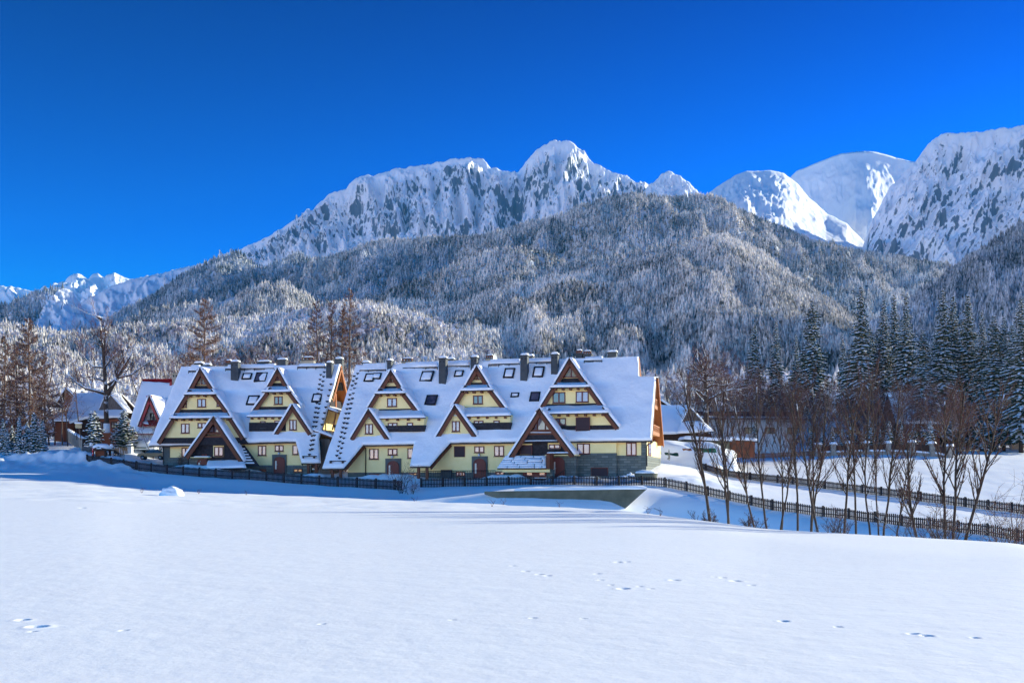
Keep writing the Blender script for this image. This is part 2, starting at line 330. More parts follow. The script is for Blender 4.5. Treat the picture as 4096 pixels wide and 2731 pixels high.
# ---------------------------------------------------------------- far terrain
def mountain_mat(name, rock_lo, rock_scale, rock=(.13, .17, .22), bump=.28):
    m = bpy.data.materials.new(name); m.use_nodes = True; t = m.node_tree; b = t.nodes['Principled BSDF']; L = t.links.new
    g = t.nodes.new('ShaderNodeNewGeometry'); sx = t.nodes.new('ShaderNodeSeparateXYZ'); L(g.outputs['Normal'], sx.inputs[0])
    mp = t.nodes.new('ShaderNodeMapping'); L(g.outputs['Position'], mp.inputs[0]); mp.inputs['Scale'].default_value = (rock_scale, rock_scale, rock_scale*.5)
    mp.inputs['Rotation'].default_value = (0, R(38), 0)
    n = t.nodes.new('ShaderNodeTexNoise'); n.inputs['Scale'].default_value = 1; n.inputs['Detail'].default_value = 12; n.inputs['Roughness'].default_value = .78; n.inputs['Distortion'].default_value = 1.2; L(mp.outputs[0], n.inputs['Vector'])
    n3 = t.nodes.new('ShaderNodeTexNoise'); n3.inputs['Scale'].default_value = rock_scale*.16; n3.inputs['Detail'].default_value = 3; L(g.outputs['Position'], n3.inputs['Vector'])
    a0 = t.nodes.new('ShaderNodeMath'); a0.operation = 'MULTIPLY_ADD'; L(n3.outputs['Fac'], a0.inputs[0]); a0.inputs[1].default_value = .8; L(n.outputs['Fac'], a0.inputs[2])
    a = t.nodes.new('ShaderNodeMath'); a.operation = 'MULTIPLY_ADD'; L(sx.outputs['Z'], a.inputs[0]); a.inputs[1].default_value = -.55; L(a0.outputs[0], a.inputs[2])
    mr = t.nodes.new('ShaderNodeMapRange'); mr.inputs[1].default_value = rock_lo; mr.inputs[2].default_value = rock_lo+.06; L(a.outputs[0], mr.inputs[0])
    mx = t.nodes.new('ShaderNodeMix'); mx.data_type = 'RGBA'; L(mr.outputs[0], mx.inputs['Factor']); mx.inputs['A'].default_value = (.86, .88, .92, 1); mx.inputs['B'].default_value = (*rock, 1)
    L(mx.outputs['Result'], b.inputs['Base Color']); b.inputs['Roughness'].default_value = .7; b.inputs['Specular IOR Level'].default_value = .15
    bp = t.nodes.new('ShaderNodeBump'); bp.inputs['Distance'].default_value = .35/rock_scale; bp.inputs['Strength'].default_value = bump; L(n.outputs['Fac'], bp.inputs['Height']); L(bp.outputs[0], b.inputs['Normal'])
    MATS[name] = m
mountain_mat('rock_face', .925, .03, bump=.35); mountain_mat('rock_dome', 1.02, .01, bump=.12); mountain_mat('rock_soft', 1.0, .018); mountain_mat('rock_near', .74, .05)
mat('hill_floor', (.42, .44, .47), .9, (.62, .64, .68), .01)
def catmull(xs, ys, x):
    return float(np.interp(x, xs, ys))
class Layer:
    def __init__(s, name, ridge, base_y, Yr, Yb, power=.9, amp=40, freq=.006, m='rock_face', ns=360, ntt=90, x0=None, x1=None, jag=3, seed=1, gully=1.0, base=None):
        s.rx = [a for a, b in ridge]; s.ry = [b for a, b in ridge]
        s.x0 = x0 if x0 is not None else s.rx[0]; s.x1 = x1 if x1 is not None else s.rx[-1]
        s.Yr = Yr; s.Yb = Yb; s.by = base_y; s.p = power; s.amp = amp; s.freq = freq; s.jag = jag; s.seed = seed; s.g = gully
        ns = ns; vs = []; 
        for j in range(-6, ntt+1):
            for i in range(ns+1):
                x = s.x0+(s.x1-s.x0)*i/ns; vs.append(s.pt(x, j/ntt if j >= 0 else j))
        n = ns+1; rows = ntt+7
        fs = [(a*n+b, (a+1)*n+b, (a+1)*n+b+1, a*n+b+1) for a in range(rows-1) for b in range(ns)]
        b = MB(); b.add(vs, fs, 0, True); s.ob = b.build(name, m, fix=False); tag(s.ob, kind='structure')
    def f(s, v, x): return v(x) if callable(v) else (float(np.interp(x, [q[0] for q in v], [q[1] for q in v])) if isinstance(v, list) else v)
    def pt(s, x, t):
        px = x*.43537; Yr = s.f(s.Yr, x); Yb = s.f(s.Yb, x); yr = float(np.interp(x, s.rx, s.ry))*.43537; yb = s.f(s.by, x)*.43537
        zr = (HY-yr)*Yr/F; zb = (HY-yb)*Yb/F
        if t < 0:       # the far side of the ridge
            Y = Yr+(-t)**1.3*Yr*.02; z = zr-((-t)**1.3)*Yr*.016; X = (px-CX)*Yr/F
            return (X, Y, z+s.nz(X, Y, z)*.5)
        tt = t**s.p; Y = Yr+(Yb-Yr)*t; z = zr+(zb-zr)*tt; X = (px-CX)*Y/F
        X0 = (px-CX)*Yr/F
        env = min(1, t*5)*(1-.5*t)
        v = Vector((X0*s.freq*1.0+s.seed, t*1.3*s.g+s.seed, z*s.freq*.25))
        gu = noise.ridged_multi_fractal(v, .9, 2.1, 5, 1.0, 2.0)-1.1
        v2 = Vector((X0*s.freq*2.4+s.seed, t*3.6*s.g, z*s.freq*1.0)); g2 = noise.ridged_multi_fractal(v2, .8, 2.2, 5, 1.0, 2.0)-1.1
        z += s.amp*env*gu*.6 + s.nz(X, Y, z) + s.amp*.3*g2*min(1, t*8)
        Y -= s.amp*env*gu*.5 + s.amp*.26*g2*min(1, t*8)
        return ((px-CX)*Y/F if False else X, Y, z)
    def nz(s, X, Y, z):
        q = s.freq*5
        return s.jag*(noise.fractal(Vector((X*q, Y*q*.6, s.seed)), .8, 2.0, 4))*1.2
far = Layer('mountain_range', [(-120,650),(0,655),(40,658),(75,668),(90,664),(100,655),(112,661),(130,650),(150,648),(160,635),(178,627),(190,634),(203,640),(215,630),(226,627),(240,634),(252,628),(262,626),(275,632),(300,642),(340,665),(420,690)], 745, 9000, 7600, .8, 190, .0022, 'rock_soft', 300, 60, jag=16, seed=3)
Layer('mountain_shoulder', [(120,760),(180,700),(195,690),(235,668),(262,655),(300,641),(345,630),(400,619),(450,607),(462,603),(480,604),(560,625),(700,680)], 770, 5200, 4300, .9, 60, .006, 'rock_soft', 240, 60, jag=7, seed=5)
gie = [(380,660),(450,612),(500,588),(560,568),(600,550),(640,528),(670,508),(690,495),(705,480),(718,482),(730,468),(745,455),(760,443),(775,438),(795,434),(803,420),(815,410),(828,404),(845,401),(858,404),(870,398),(895,392),(905,386),(930,385),(950,382),(970,378),(990,377),(1005,370),(1020,371),(1035,362),(1055,365),(1075,360),(1090,364),(1108,363),(1118,372),(1128,388),(1140,384),(1155,391),(1168,394),(1190,394),(1200,385),(1207,372),(1222,355),(1235,340),(1250,333),(1262,325),(1275,321),(1288,325),(1300,321),(1310,323),(1322,332),(1335,345),(1342,345),(1352,362),(1365,376),(1380,380),(1395,390),(1420,398),(1440,403),(1460,418),(1480,418),(1500,427),(1560,450),(1640,480)]
Layer('rocky_mountain', gie, [(380,720),(700,660),(1000,640),(1640,560)], 4600, [(380,4300),(1000,4050),(1640,4150)], .85, 150, .0058, 'rock_face', 820, 200, jag=6, seed=9, gully=1.0)
Layer('mountain_peak', [(1440,470),(1480,437),(1492,424),(1503,416),(1510,408),(1520,397),(1530,393),(1540,393),(1550,399),(1565,405),(1580,416),(1592,430),(1605,443),(1620,455),(1660,480)], 520, 4500, 4250, .9, 45, .009, 'rock_face', 160, 50, jag=6, seed=12)
Layer('snowy_dome', [(1800,420),(1830,392),(1850,384),(1880,371),(1910,360),(1935,351),(1960,349),(1985,346),(2010,349),(2030,353),(2060,362),(2090,369),(2120,372),(2200,390)], 600, 6400, [(1800,6000),(1890,5850),(1935,5550),(1965,5050),(1990,4850),(2015,4850),(2040,5050),(2075,5500),(2110,5800),(2200,5900)], .9, 45, .0022, 'rock_dome', 260, 80, jag=3, seed=31, gully=.6)
Layer('snowy_shoulder', [(1560,480),(1600,455),(1625,443),(1660,420),(1690,401),(1715,393),(1745,392),(1770,391),(1800,397),(1830,420),(1860,455),(1900,490),(1945,512),(1990,560)], [(1560,560),(2000,640)], [(1560,5400),(1800,5400),(1990,4700)], [(1560,3500),(1990,3500)], .95, 48, .003, 'rock_dome', 260, 90, jag=3, seed=23, gully=.6)
Layer('rock_massif', [(1985,590),(1993,545),(2002,505),(2018,480),(2030,455),(2042,432),(2058,415),(2085,390),(2100,372),(2118,348),(2135,328),(2150,314),(2165,306),(2200,306),(2240,301),(2290,296),(2330,290),(2380,284),(2600,250),(2900,240)], [(1985,610),(2100,660),(2900,700)], 4300, 3900, .9, 140, .0045, 'rock_face', 460, 180, jag=7, seed=41, gully=1.2)
LJ = Layer('rocky_hill', [(-200,730),(0,706),(40,690),(80,672),(110,665),(150,661),(165,667),(178,688),(196,712),(222,733),(240,752),(300,790)], 800, 2700, 2300, .8, 45, .012, 'rock_near', 200, 60, jag=5, seed=15)
LI = Layer('forested_slope', [(120,800),(200,762),(250,737),(300,708),(350,682),(400,650),(444,620),(478,603),(520,592),(553,580),(575,602),(600,619),(632,607),(680,582),(721,603),(769,590),(804,582),(900,560),(1030,556)], 800, [(120,3200),(1030,3000)], 2000, .9, 60, .005, 'hill_floor', 220, 60, jag=4, seed=51)
LG0 = Layer('forested_ridge', [(560,680),(640,640),(720,610),(804,584),(850,563),(900,556),(960,556),(1030,551),(1100,550),(1160,535),(1240,511),(1300,496),(1360,471),(1420,457),(1470,452),(1510,460),(1560,460),(1610,454),(1650,460),(1700,486),(1760,516),(1830,545),(1900,568),(2000,586),(2100,604),(2170,616),(2230,650),(2300,720)], [(560,760),(1500,700),(2300,800)], 3000, [(560,2300),(1500,2250),(2300,2000)], .95, 75, .0045, 'hill_floor', 360, 90, jag=4, seed=61)
LG2 = Layer('forested_spur', [(690,760),(830,700),(900,668),(960,646),(1060,606),(1150,576),(1220,572),(1260,582),(1300,606),(1353,600),(1420,590),(1500,572),(1580,560),(1640,600),(1700,660)], 800, 2350, 1800, .9, 40, .006, 'hill_floor', 240, 60, jag=3, seed=71)
LI2 = Layer('forested_knoll', [(120,800),(230,770),(342,718),(450,704),(512,690),(564,672),(610,660),(650,654),(690,672),(730,704),(780,744),(830,765),(900,800)], 850, 2000, 1400, .9, 20, .008, 'hill_floor', 220, 60, jag=3, seed=81)
LG3 = Layer('forested_hill', [(700,800),(830,768),(900,743),(1000,728),(1100,698),(1200,668),(1300,648),(1400,630),(1478,611),(1550,590),(1607,568),(1635,553),(1669,550),(1720,573),(1771,607),(1823,651),(1891,692),(1959,736),(2050,798),(2120,858)], 900, [(700,1500),(1650,1850),(2120,1500)], 800, .95, 38, .0055, 'hill_floor', 340, 100, jag=3, seed=91)
LH = Layer('dark_forested_hill', [(1990,780),(2060,735),(2100,698),(2150,666),(2180,636),(2230,606),(2290,562),(2352,522),(2420,487),(2600,395),(2900,300)], 930, [(1990,1150),(2900,1500)], 700, .95, 30, .008, 'hill_floor', 200, 70, jag=3, seed=101)
LI3 = Layer('wooded_foothill', [(-400,740),(0,752),(60,760),(130,772),(200,778),(300,756),(420,750),(560,742),(700,715),(800,703),(870,708),(960,730),(1100,780),(1300,830),(1500,850),(1800,860),(2100,850),(2800,800)], 950, [(-400,1250),(2800,1000)], 560, .95, 13, .01, 'hill_floor', 300, 60, jag=2.5, seed=111)
# ---------------------------------------------------------------- forests
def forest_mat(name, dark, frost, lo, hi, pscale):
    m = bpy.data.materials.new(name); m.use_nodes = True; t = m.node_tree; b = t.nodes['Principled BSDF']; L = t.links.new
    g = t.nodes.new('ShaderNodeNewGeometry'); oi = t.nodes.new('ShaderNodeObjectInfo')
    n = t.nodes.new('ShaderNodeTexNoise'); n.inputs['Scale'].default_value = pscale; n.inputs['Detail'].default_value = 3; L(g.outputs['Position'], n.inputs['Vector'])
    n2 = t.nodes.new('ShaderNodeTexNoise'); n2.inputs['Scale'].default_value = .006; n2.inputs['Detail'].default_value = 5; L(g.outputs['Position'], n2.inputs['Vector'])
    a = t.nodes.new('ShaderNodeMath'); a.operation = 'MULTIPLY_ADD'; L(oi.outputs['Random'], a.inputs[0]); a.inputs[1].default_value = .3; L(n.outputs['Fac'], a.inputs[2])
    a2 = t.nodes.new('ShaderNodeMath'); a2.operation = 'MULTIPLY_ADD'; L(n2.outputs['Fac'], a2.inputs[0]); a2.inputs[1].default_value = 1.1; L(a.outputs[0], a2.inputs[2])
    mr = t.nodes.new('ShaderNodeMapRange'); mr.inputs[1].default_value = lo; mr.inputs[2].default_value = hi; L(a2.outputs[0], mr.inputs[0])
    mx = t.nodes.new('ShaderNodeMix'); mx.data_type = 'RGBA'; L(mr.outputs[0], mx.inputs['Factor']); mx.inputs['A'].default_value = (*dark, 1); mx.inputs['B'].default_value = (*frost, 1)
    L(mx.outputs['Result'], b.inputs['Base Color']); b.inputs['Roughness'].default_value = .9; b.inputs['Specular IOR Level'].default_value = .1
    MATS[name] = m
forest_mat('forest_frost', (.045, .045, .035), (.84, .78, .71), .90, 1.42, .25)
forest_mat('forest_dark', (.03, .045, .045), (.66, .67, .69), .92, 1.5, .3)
forest_mat('broadleaf_frost', (.22, .17, .17), (.75, .72, .74), .85, 1.35, .2)
def gn_forest(name, pts, material, tiers, verts=6, **tags):
    me = bpy.data.meshes.new(name); me.from_pydata([p[:3] for p in pts], [], [])
    a = me.attributes.new('sc', 'FLOAT', 'POINT'); a.data.foreach_set('value', [p[3] for p in pts])
    a = me.attributes.new('rz', 'FLOAT', 'POINT'); a.data.foreach_set('value', [random.random()*6.28 for p in pts])
    me.materials.append(MATS[material])
    o = bpy.data.objects.new(name, me); C.objects.link(o)
    ng = bpy.data.node_groups.new(name, 'GeometryNodeTree')
    ng.interface.new_socket('Geometry', in_out='INPUT', socket_type='NodeSocketGeometry'); ng.interface.new_socket('Geometry', in_out='OUTPUT', socket_type='NodeSocketGeometry')
    N = ng.nodes.new; L = ng.links.new; gi = N('NodeGroupInput'); go = N('NodeGroupOutput')
    jn = N('GeometryNodeJoinGeometry')
    for kind, z0, r, h, rr, dx in tiers:
        if kind == 'c':
            cn = N('GeometryNodeMeshCone'); cn.inputs['Vertices'].default_value = verts; cn.inputs['Radius Top'].default_value = r*.06; cn.inputs['Radius Bottom'].default_value = r; cn.inputs['Depth'].default_value = h; geo = cn.outputs[0]
        else:
            cn = N('GeometryNodeMeshIcoSphere'); cn.inputs['Radius'].default_value = r; cn.inputs['Subdivisions'].default_value = 2
            sp = N('GeometryNodeSetPosition'); L(cn.outputs[0], sp.inputs[0]); nz = N('ShaderNodeTexWhiteNoise') 
            pos = N('GeometryNodeInputPosition'); L(pos.outputs[0], nz.inputs['Vector']); sub = N('ShaderNodeVectorMath'); sub.operation = 'SUBTRACT'; L(nz.outputs['Color'], sub.inputs[0]); sub.inputs[1].default_value = (.5, .5, .5)
            ml = N('ShaderNodeVectorMath'); ml.operation = 'SCALE'; L(sub.outputs[0], ml.inputs[0]); ml.inputs['Scale'].default_value = r*1.7; L(ml.outputs[0], sp.inputs['Offset']); geo = sp.outputs[0]
        tr = N('GeometryNodeTransform'); L(geo, tr.inputs[0]); tr.inputs['Translation'].default_value = (dx, 0, z0); tr.inputs['Rotation'].default_value = (.05*math.sin(rr*9), .05*math.cos(rr*7), rr)
        if kind != 'c': tr.inputs['Scale'].default_value = (1, 1, h)
        L(tr.outputs[0], jn.inputs[0])
    sm = N('GeometryNodeSetMaterial'); L(jn.outputs[0], sm.inputs[0]); sm.inputs['Material'].default_value = MATS[material]
    ip = N('GeometryNodeInstanceOnPoints'); L(gi.outputs[0], ip.inputs['Points']); L(sm.outputs[0], ip.inputs['Instance'])
    na = N('GeometryNodeInputNamedAttribute'); na.data_type = 'FLOAT'; na.inputs[0].default_value = 'sc'
    nb = N('GeometryNodeInputNamedAttribute'); nb.data_type = 'FLOAT'; nb.inputs[0].default_value = 'rz'
    cx = N('ShaderNodeCombineXYZ'); L(nb.outputs[0], cx.inputs[2]); L(cx.outputs[0], ip.inputs['Rotation']); L(na.outputs[0], ip.inputs['Scale'])
    L(ip.outputs[0], go.inputs[0]); md = o.modifiers.new('instances', 'NODES'); md.node_group = ng
    return tag(o, kind='stuff', **tags)
CON = [('c', .20, .22, .42, 0, 0), ('c', .38, .185, .36, .5, 0), ('c', .56, .14, .32, .2, 0), ('c', .72, .10, .28, .9, 0), ('c', .87, .06, .26, .4, 0)]
BRO = [('s', .5, .26, 1.3, 0, 0), ('s', .70, .17, 1.2, 1, .14), ('s', .40, .18, 1.2, 2, -.18), ('s', .62, .14, 1.2, 3, -.16), ('s', .32, .15, 1.1, 4, .2)]
def scatter(layer, n, h, mask=None, tmin=0, tmax=1, xr=None, rnd=random.Random(5)):
    out = []; x0, x1 = xr or (layer.x0, layer.x1)
    while len(out) < n:
        x = rnd.uniform(x0, x1); t = rnd.uniform(tmin, tmax)
        if rnd.random() < .0: continue
        p = layer.pt(x, t)
        if mask and not mask(x, t, p, rnd): n -= .0; 
        if mask and not mask(x, t, p, rnd): 
            n -= 1; continue
        out.append((p[0], p[1], p[2]-1, 9.5*(p[1]/800)**.4*h/20*rnd.uniform(.6, 1.25)))
    return out
def clear(th, sc, seed): 
    return lambda x, t, p, r: noise.fractal(Vector((p[0]*sc, p[1]*sc, seed)), .9, 2, 3) < th
tf = []
tf += scatter(LG0, 34000, 21, clear(.75, .004, 3), 0, 1)
tf += scatter(LG0, 2500, 21, None, 0, .03)
tf += scatter(LG2, 15000, 20, clear(.8, .005, 4))
tf += scatter(LG3, 48000, 24, clear(.8, .006, 5), 0, .95)
tf += scatter(LI2, 15000, 20, clear(.45, .008, 6))
def gscatter(n, y0, y1, h, px0=-80, px1=1110, rnd=random.Random(8), th=.3):
    out = []
    while len(out) < n:
        Y = y0+(y1-y0)*rnd.random()**.8; px = rnd.uniform(px0, px1); X = (px-CX)*Y/F
        if noise.noise(Vector((X*.02, Y*.02, 5))) > th: n -= 1; continue
        out.append((X, Y, gz(X, Y)-.5, h*rnd.uniform(.6, 1.2)*(.7+.3*Y/500)))
    return out
tf += gscatter(2600, 250, 640, 10)
tf += scatter(LI3, 24000, 19, clear(.35, .01, 7), 0, .95, (-60, 2420))
gn_forest('frosted_forest', tf, 'forest_frost', CON, label='frosted conifer forest covering the hills below the rocky mountain', cat='forest')
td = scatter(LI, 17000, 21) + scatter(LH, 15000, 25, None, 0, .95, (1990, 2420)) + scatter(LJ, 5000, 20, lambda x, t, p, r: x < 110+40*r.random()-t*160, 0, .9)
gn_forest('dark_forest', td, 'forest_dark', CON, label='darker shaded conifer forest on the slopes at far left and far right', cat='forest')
tb = gscatter(2600, 225, 640, 8, rnd=random.Random(3), th=.5) + scatter(LI3, 8000, 16, clear(.5, .012, 9), 0, .9, (-60, 2420)) + scatter(LG3, 3500, 17, lambda x, t, p, r: t > .45 and x < 1350) + scatter(LI2, 1500, 16, lambda x, t, p, r: t > .6)
gn_forest('frosted_broadleaf_wood', tb, 'broadleaf_frost', BRO, label='pale pinkish frosted broadleaf wood at the foot of the hills', cat='wood')

def haze():
    b = MB(); b.box((-7000, -320, -30), (6500, 10500, 2150)); m = bpy.data.materials.new('haze'); m.use_nodes = True; t = m.node_tree; t.nodes.remove(t.nodes['Principled BSDF'])
    v = t.nodes.new('ShaderNodeVolumePrincipled'); v.inputs['Density'].default_value = HAZE_D; v.inputs['Color'].default_value = HAZE_C; v.inputs['Anisotropy'].default_value = 0.0
    t.links.new(v.outputs[0], t.nodes['Material Output'].inputs['Volume']); MATS['haze'] = m
    tag(b.build('haze', 'haze'), 'thin blue winter haze filling the valley in front of the mountains', 'haze', kind='stuff')
HAZE_D = 2.8e-5; HAZE_C = (.04, .45, 1, 1)
haze()
# ---------------------------------------------------------------- houses
class House:
    def __init__(s, name, O, phi, ve, we, T, vr, **tags):
        s.ph = R(phi); s.d = (math.cos(s.ph), -math.sin(s.ph)); s.n = (math.sin(s.ph), math.cos(s.ph)); s.O = O
        s.ve, s.we, s.T, s.vr = ve, we, T, vr; s.wr = we+(vr-ve)*T
        s.root = empty(name, (O[0], O[1], 0), -s.ph, **tags)
        s.up = Vector((0, -T, 1)).normalized(); s.sl = Vector((0, 1, T)).normalized()
    def ray(s, p): return (p[0]-CX)/F, (HY-p[1])/F
    def U(s, p, v):
        dx, dz = s.ray(p); t = (v+s.O[0]*s.n[0]+s.O[1]*s.n[1])/(dx*s.n[0]+s.n[1])
        return Vector(((t*dx-s.O[0])*s.d[0]+(t-s.O[1])*s.d[1], v, t*dz))
    def Rf(s, p):
        dx, dz = s.ray(p); k = s.n[0]*dx+s.n[1]; on = s.O[0]*s.n[0]+s.O[1]*s.n[1]
        t = (s.we-s.T*(on+s.ve))/(dz-s.T*k); v = t*k-on
        return Vector(((t*dx-s.O[0])*s.d[0]+(t-s.O[1])*s.d[1], v, t*dz))
    def vroof(s, w): return s.ve+(w-s.we)/s.T
    def part(s, b, name, m, parent=None): return b.build(name, m, parent or s.root)
    def vfit(s, pts, off):
        v = 2.0
        for _ in range(6): v = min(s.vroof(s.U(p, v).z) for p in pts)-off
        return v
    # --- pieces
    def wall(s, pts, v, m, depth=.25, name='wall'):
        b = MB(); b.extrude([s.U(p, v) for p in pts], (0, depth, 0)); return s.part(b, name, m)
    def rectw(s, fn, x0, y0, x1, y1, v):
        a = s.U(fn(x0, y0), v); c = s.U(fn(x1, y1), v); return a.x, c.z, c.x, a.z     # u0 w0 u1 w1
    def window(s, fn, x0, y0, x1, y1, v, n=2, kind='pane', m='frame'):
        u0, w0, u1, w1 = s.rectw(fn, x0, y0, x1, y1, v)
        return s.window_uw(u0, w0, u1, w1, v, n, kind, m)
    def window_uw(s, u0, w0, u1, w1, v, n=2, kind='pane', m='frame'):
        b = MB(); t = .13; y0, y1 = v-.07, v+.08
        b.box((u0, y0, w0), (u1, y1, w0+t)); b.box((u0, y0, w1-t), (u1, y1, w1)); b.box((u0, y0, w0+t), (u0+t, y1, w1-t)); b.box((u1-t, y0, w0+t), (u1, y1, w1-t))
        for i in range(1, n):
            c = u0+(u1-u0)*i/n; b.box((c-.085, y0+.004, w0+t), (c+.085, y1, w1-t))
        f = s.part(b, 'window', m)
        b = MB(); b.box((u0+t, v-.02, w0+t), (u1-t, v+.06, w1-t)); b.build('pane', kind, f)
        b = MB(); b.box((u0-.06, v-.16, w0-.07), (u1+.06, v+.05, w0-.004)); b.build('sill', 'slate', f)
        return f
    def shutter(s, fn, x0, y0, x1, y1, v, name='shutter'):
        u0, w0, u1, w1 = s.rectw(fn, x0, y0, x1, y1, v); b = MB(); b.box((u0, v-.05, w0), (u1, v+.05, w1)); o = s.part(b, name, 'shutter')
        b = MB(); b.box((u0-.07, v-.09, w0), (u0-.004, v+.03, w1+.1)); b.box((u1+.004, v-.09, w0), (u1+.07, v+.03, w1+.1)); b.box((u0-.004, v-.09, w1+.004), (u1+.004, v+.03, w1+.1)); b.build('frame', 'frame', o)
    def triwin(s, fn, pts, v, bars=(.5,)):
        P3 = [s.U(fn(*p), v) for p in pts]; cen = sum(P3, Vector())/len(P3); b = MB(); n = len(P3)
        for i in range(n):
            a, c = P3[i], P3[(i+1) % n]; d = (c-a).normalized(); up = Vector((0, 1, 0)).cross(d); up = up if up.dot(cen-a) > 0 else -up
            b.beam(a+up*.07, c+up*.07, (0, .14, 0), up*.14)
        lo = min(p.z for p in P3); hi = max(p.z for p in P3); u0 = min(p.x for p in P3); u1 = max(p.x for p in P3)
        for q in bars:
            u = u0+(u1-u0)*q; hs = []
            for i in range(n):
                a, c = P3[i], P3[(i+1) % n]
                if (a.x-u)*(c.x-u) < 0: hs.append(a.z+(c.z-a.z)*(u-a.x)/(c.x-a.x))
            if len(hs) >= 2: b.box((u-.07, v-.075, min(hs)), (u+.07, v+.075, max(hs)))
        f = s.part(b, 'window', 'frame'); b = MB(); b.extrude([p+Vector((0, .03, 0)) for p in P3], (0, .05, 0)); b.build('pane', 'pane', f)
    def side_roof(s, A, B, vf, side, snow=.3, deck=.16, vb_extra=.3, barge=True, seed=0, bargew=.42, m='wood_brown', ext=0):
        """roof slope of a cross gable: front edge A(top)-B(bottom), running back into the main roof"""
        A = Vector((A.x, vf, A.z)); B = Vector((B.x, vf, B.z)); vA = min(max(s.vroof(A.z)+vb_extra, vf+.5), s.vr); vB = min(max(s.vroof(B.z)+vb_extra, vf+.5), s.vr)
        d = (B-A).normalized(); up = d.cross(Vector((0, 1, 0))); up = up if up.z > 0 else -up
        A2 = A-d*ext
        poly = [A2, B, Vector((B.x, vB, B.z)), Vector((A2.x, vA, A2.z))]
        b = MB(); b.extrude([p-up*.02 for p in poly], -up*deck, 0, mtop=1 if True else 0); o = s.part(b, 'roof', ['shingle', 'wood_brown'])
        snow_slab('snow', poly, up, snow, o, cell=.6, amp=.05, inset=.14, seed=seed+A.x)
        if barge:
            b = MB(); c = -up*(deck+bargew/2+.02); b.beam(A+c+Vector((0, .06, 0)), B+c+Vector((0, .06, 0)), (0, .1, 0), up*bargew); s.part(b, 'bargeboard', m)
            c2 = -up*(deck+.13); b = MB(); b.beam(A+c2+Vector((0, .5, 0)), B+c2+Vector((0, .5, 0)), (0, .7, 0), up*.16); s.part(b, 'soffit', m)
    def skirt(s, fn, L, Rr, eL, eR, v_up, v_lo, rafters=4, thick=.28, seed=0, back=.6):
        a, c = s.U(fn(*L), v_up), s.U(fn(*Rr), v_up); e0, e1 = s.U(fn(*eL), v_lo-.4), s.U(fn(*eR), v_lo-.4)
        a = a+Vector((0, back, .12)); c = c+Vector((0, back, .12))
        zt = (a.z+c.z)/2; ze = (e0.z+e1.z)/2
        a.z = c.z = max(zt-thick*.8, ze+.35); e0.z = e1.z = ze-.02
        poly = [e0, e1, c, a]; up = (e1-e0).cross(c-e1).normalized(); up = up if up.z > 0 else -up
        b = MB(); b.extrude([p-up*.0 for p in poly], -up*.12); o = s.part(b, 'roof', 'shingle')
        snow_slab('snow', poly, up, thick, o, cell=.6, amp=.07, inset=.15, seed=seed)
        for i in range(rafters):
            q = (i+.7)/(rafters+.4); p = e0.lerp(e1, q); b = MB(); b.box((p.x-.14, p.y+.03, p.z-.36), (p.x+.14, p.y+1.0, p.z-.13)); s.part(b, 'rafter', 'wood_brown')
    def top_gable(s, fn, apex, L, Rr, ywall, yband, win, off=1.5, seed=0, bars=(.5,)):
        v = s.vfit([fn(*L), fn(*Rr)], off); A = s.U(fn(*apex), v); l = s.U(fn(*L), v); r = s.U(fn(*Rr), v)
        s.side_roof(A, l, v, -1, seed=seed); s.side_roof(A, r, v, 1, seed=seed+3)
        wv = v+.55; yw = s.U(fn(apex[0], ywall), wv).z
        dl = (l-A); dr = (r-A); dn = .5
        def at(d, z): q = (z-A.z+dn)/d.z; return Vector((A.x+d.x*q, wv, z))
        b = MB(); b.extrude([Vector((A.x, wv, A.z-dn)), at(dr, yw), at(dl, yw)], (0, .6, 0)); s.part(b, 'wall', 'plaster')
        bz = min(l.z, r.z)-.1; b = MB(); b.extrude([at(dl, yw)+Vector((0, -.03, 0)), at(dr, yw)+Vector((0, -.03, 0)), Vector((r.x-.15, wv-.25, bz)), Vector((l.x+.15, wv-.25, bz))], (0, .9, 0)); s.part(b, 'parapet', 'shingle')
        if win: s.triwin(fn, win, wv-.03, bars)
        return v
    def trap_gable(s, fn, TL, BL, TR, BR, ywall, yband, off=.9, seed=0, v=None, wallpts=None, ext=.9, band=True):
        v = s.vfit([fn(*BL), fn(*BR)], off) if v is None else v
        tl, bl, tr, br = [s.U(fn(*p), v) for p in (TL, BL, TR, BR)]
        s.side_roof(tl, bl, v, -1, seed=seed, ext=ext); s.side_roof(tr, br, v, 1, seed=seed+3, ext=ext)
        wv = v+.45; zt = max(tl.z, tr.z)+.15; zw = s.U(fn((BL[0]+BR[0])/2, ywall), wv).z
        def at(a, c, z, dx): q = (z-a.z)/(c.z-a.z); return Vector((a.x+(c.x-a.x)*q+dx, wv, z))
        b = MB(); b.extrude([at(tl, bl, zt, .35), at(tr, br, zt, -.35), at(tr, br, zw, -.35), at(tl, bl, zw, .35)], (0, .6, 0)); s.part(b, 'wall', 'plaster')
        zb = min(bl.z, br.z)-.15
        if band: b = MB(); b.extrude([at(tl, bl, zw, .3)+Vector((0, -.04, 0)), at(tr, br, zw, -.3)+Vector((0, -.04, 0)), at(tr, br, zb, -.2)+Vector((0, -.3, 0)), at(tl, bl, zb, .2)+Vector((0, -.3, 0))], (0, .9, 0)); s.part(b, 'parapet', 'shingle')
        return v, wv
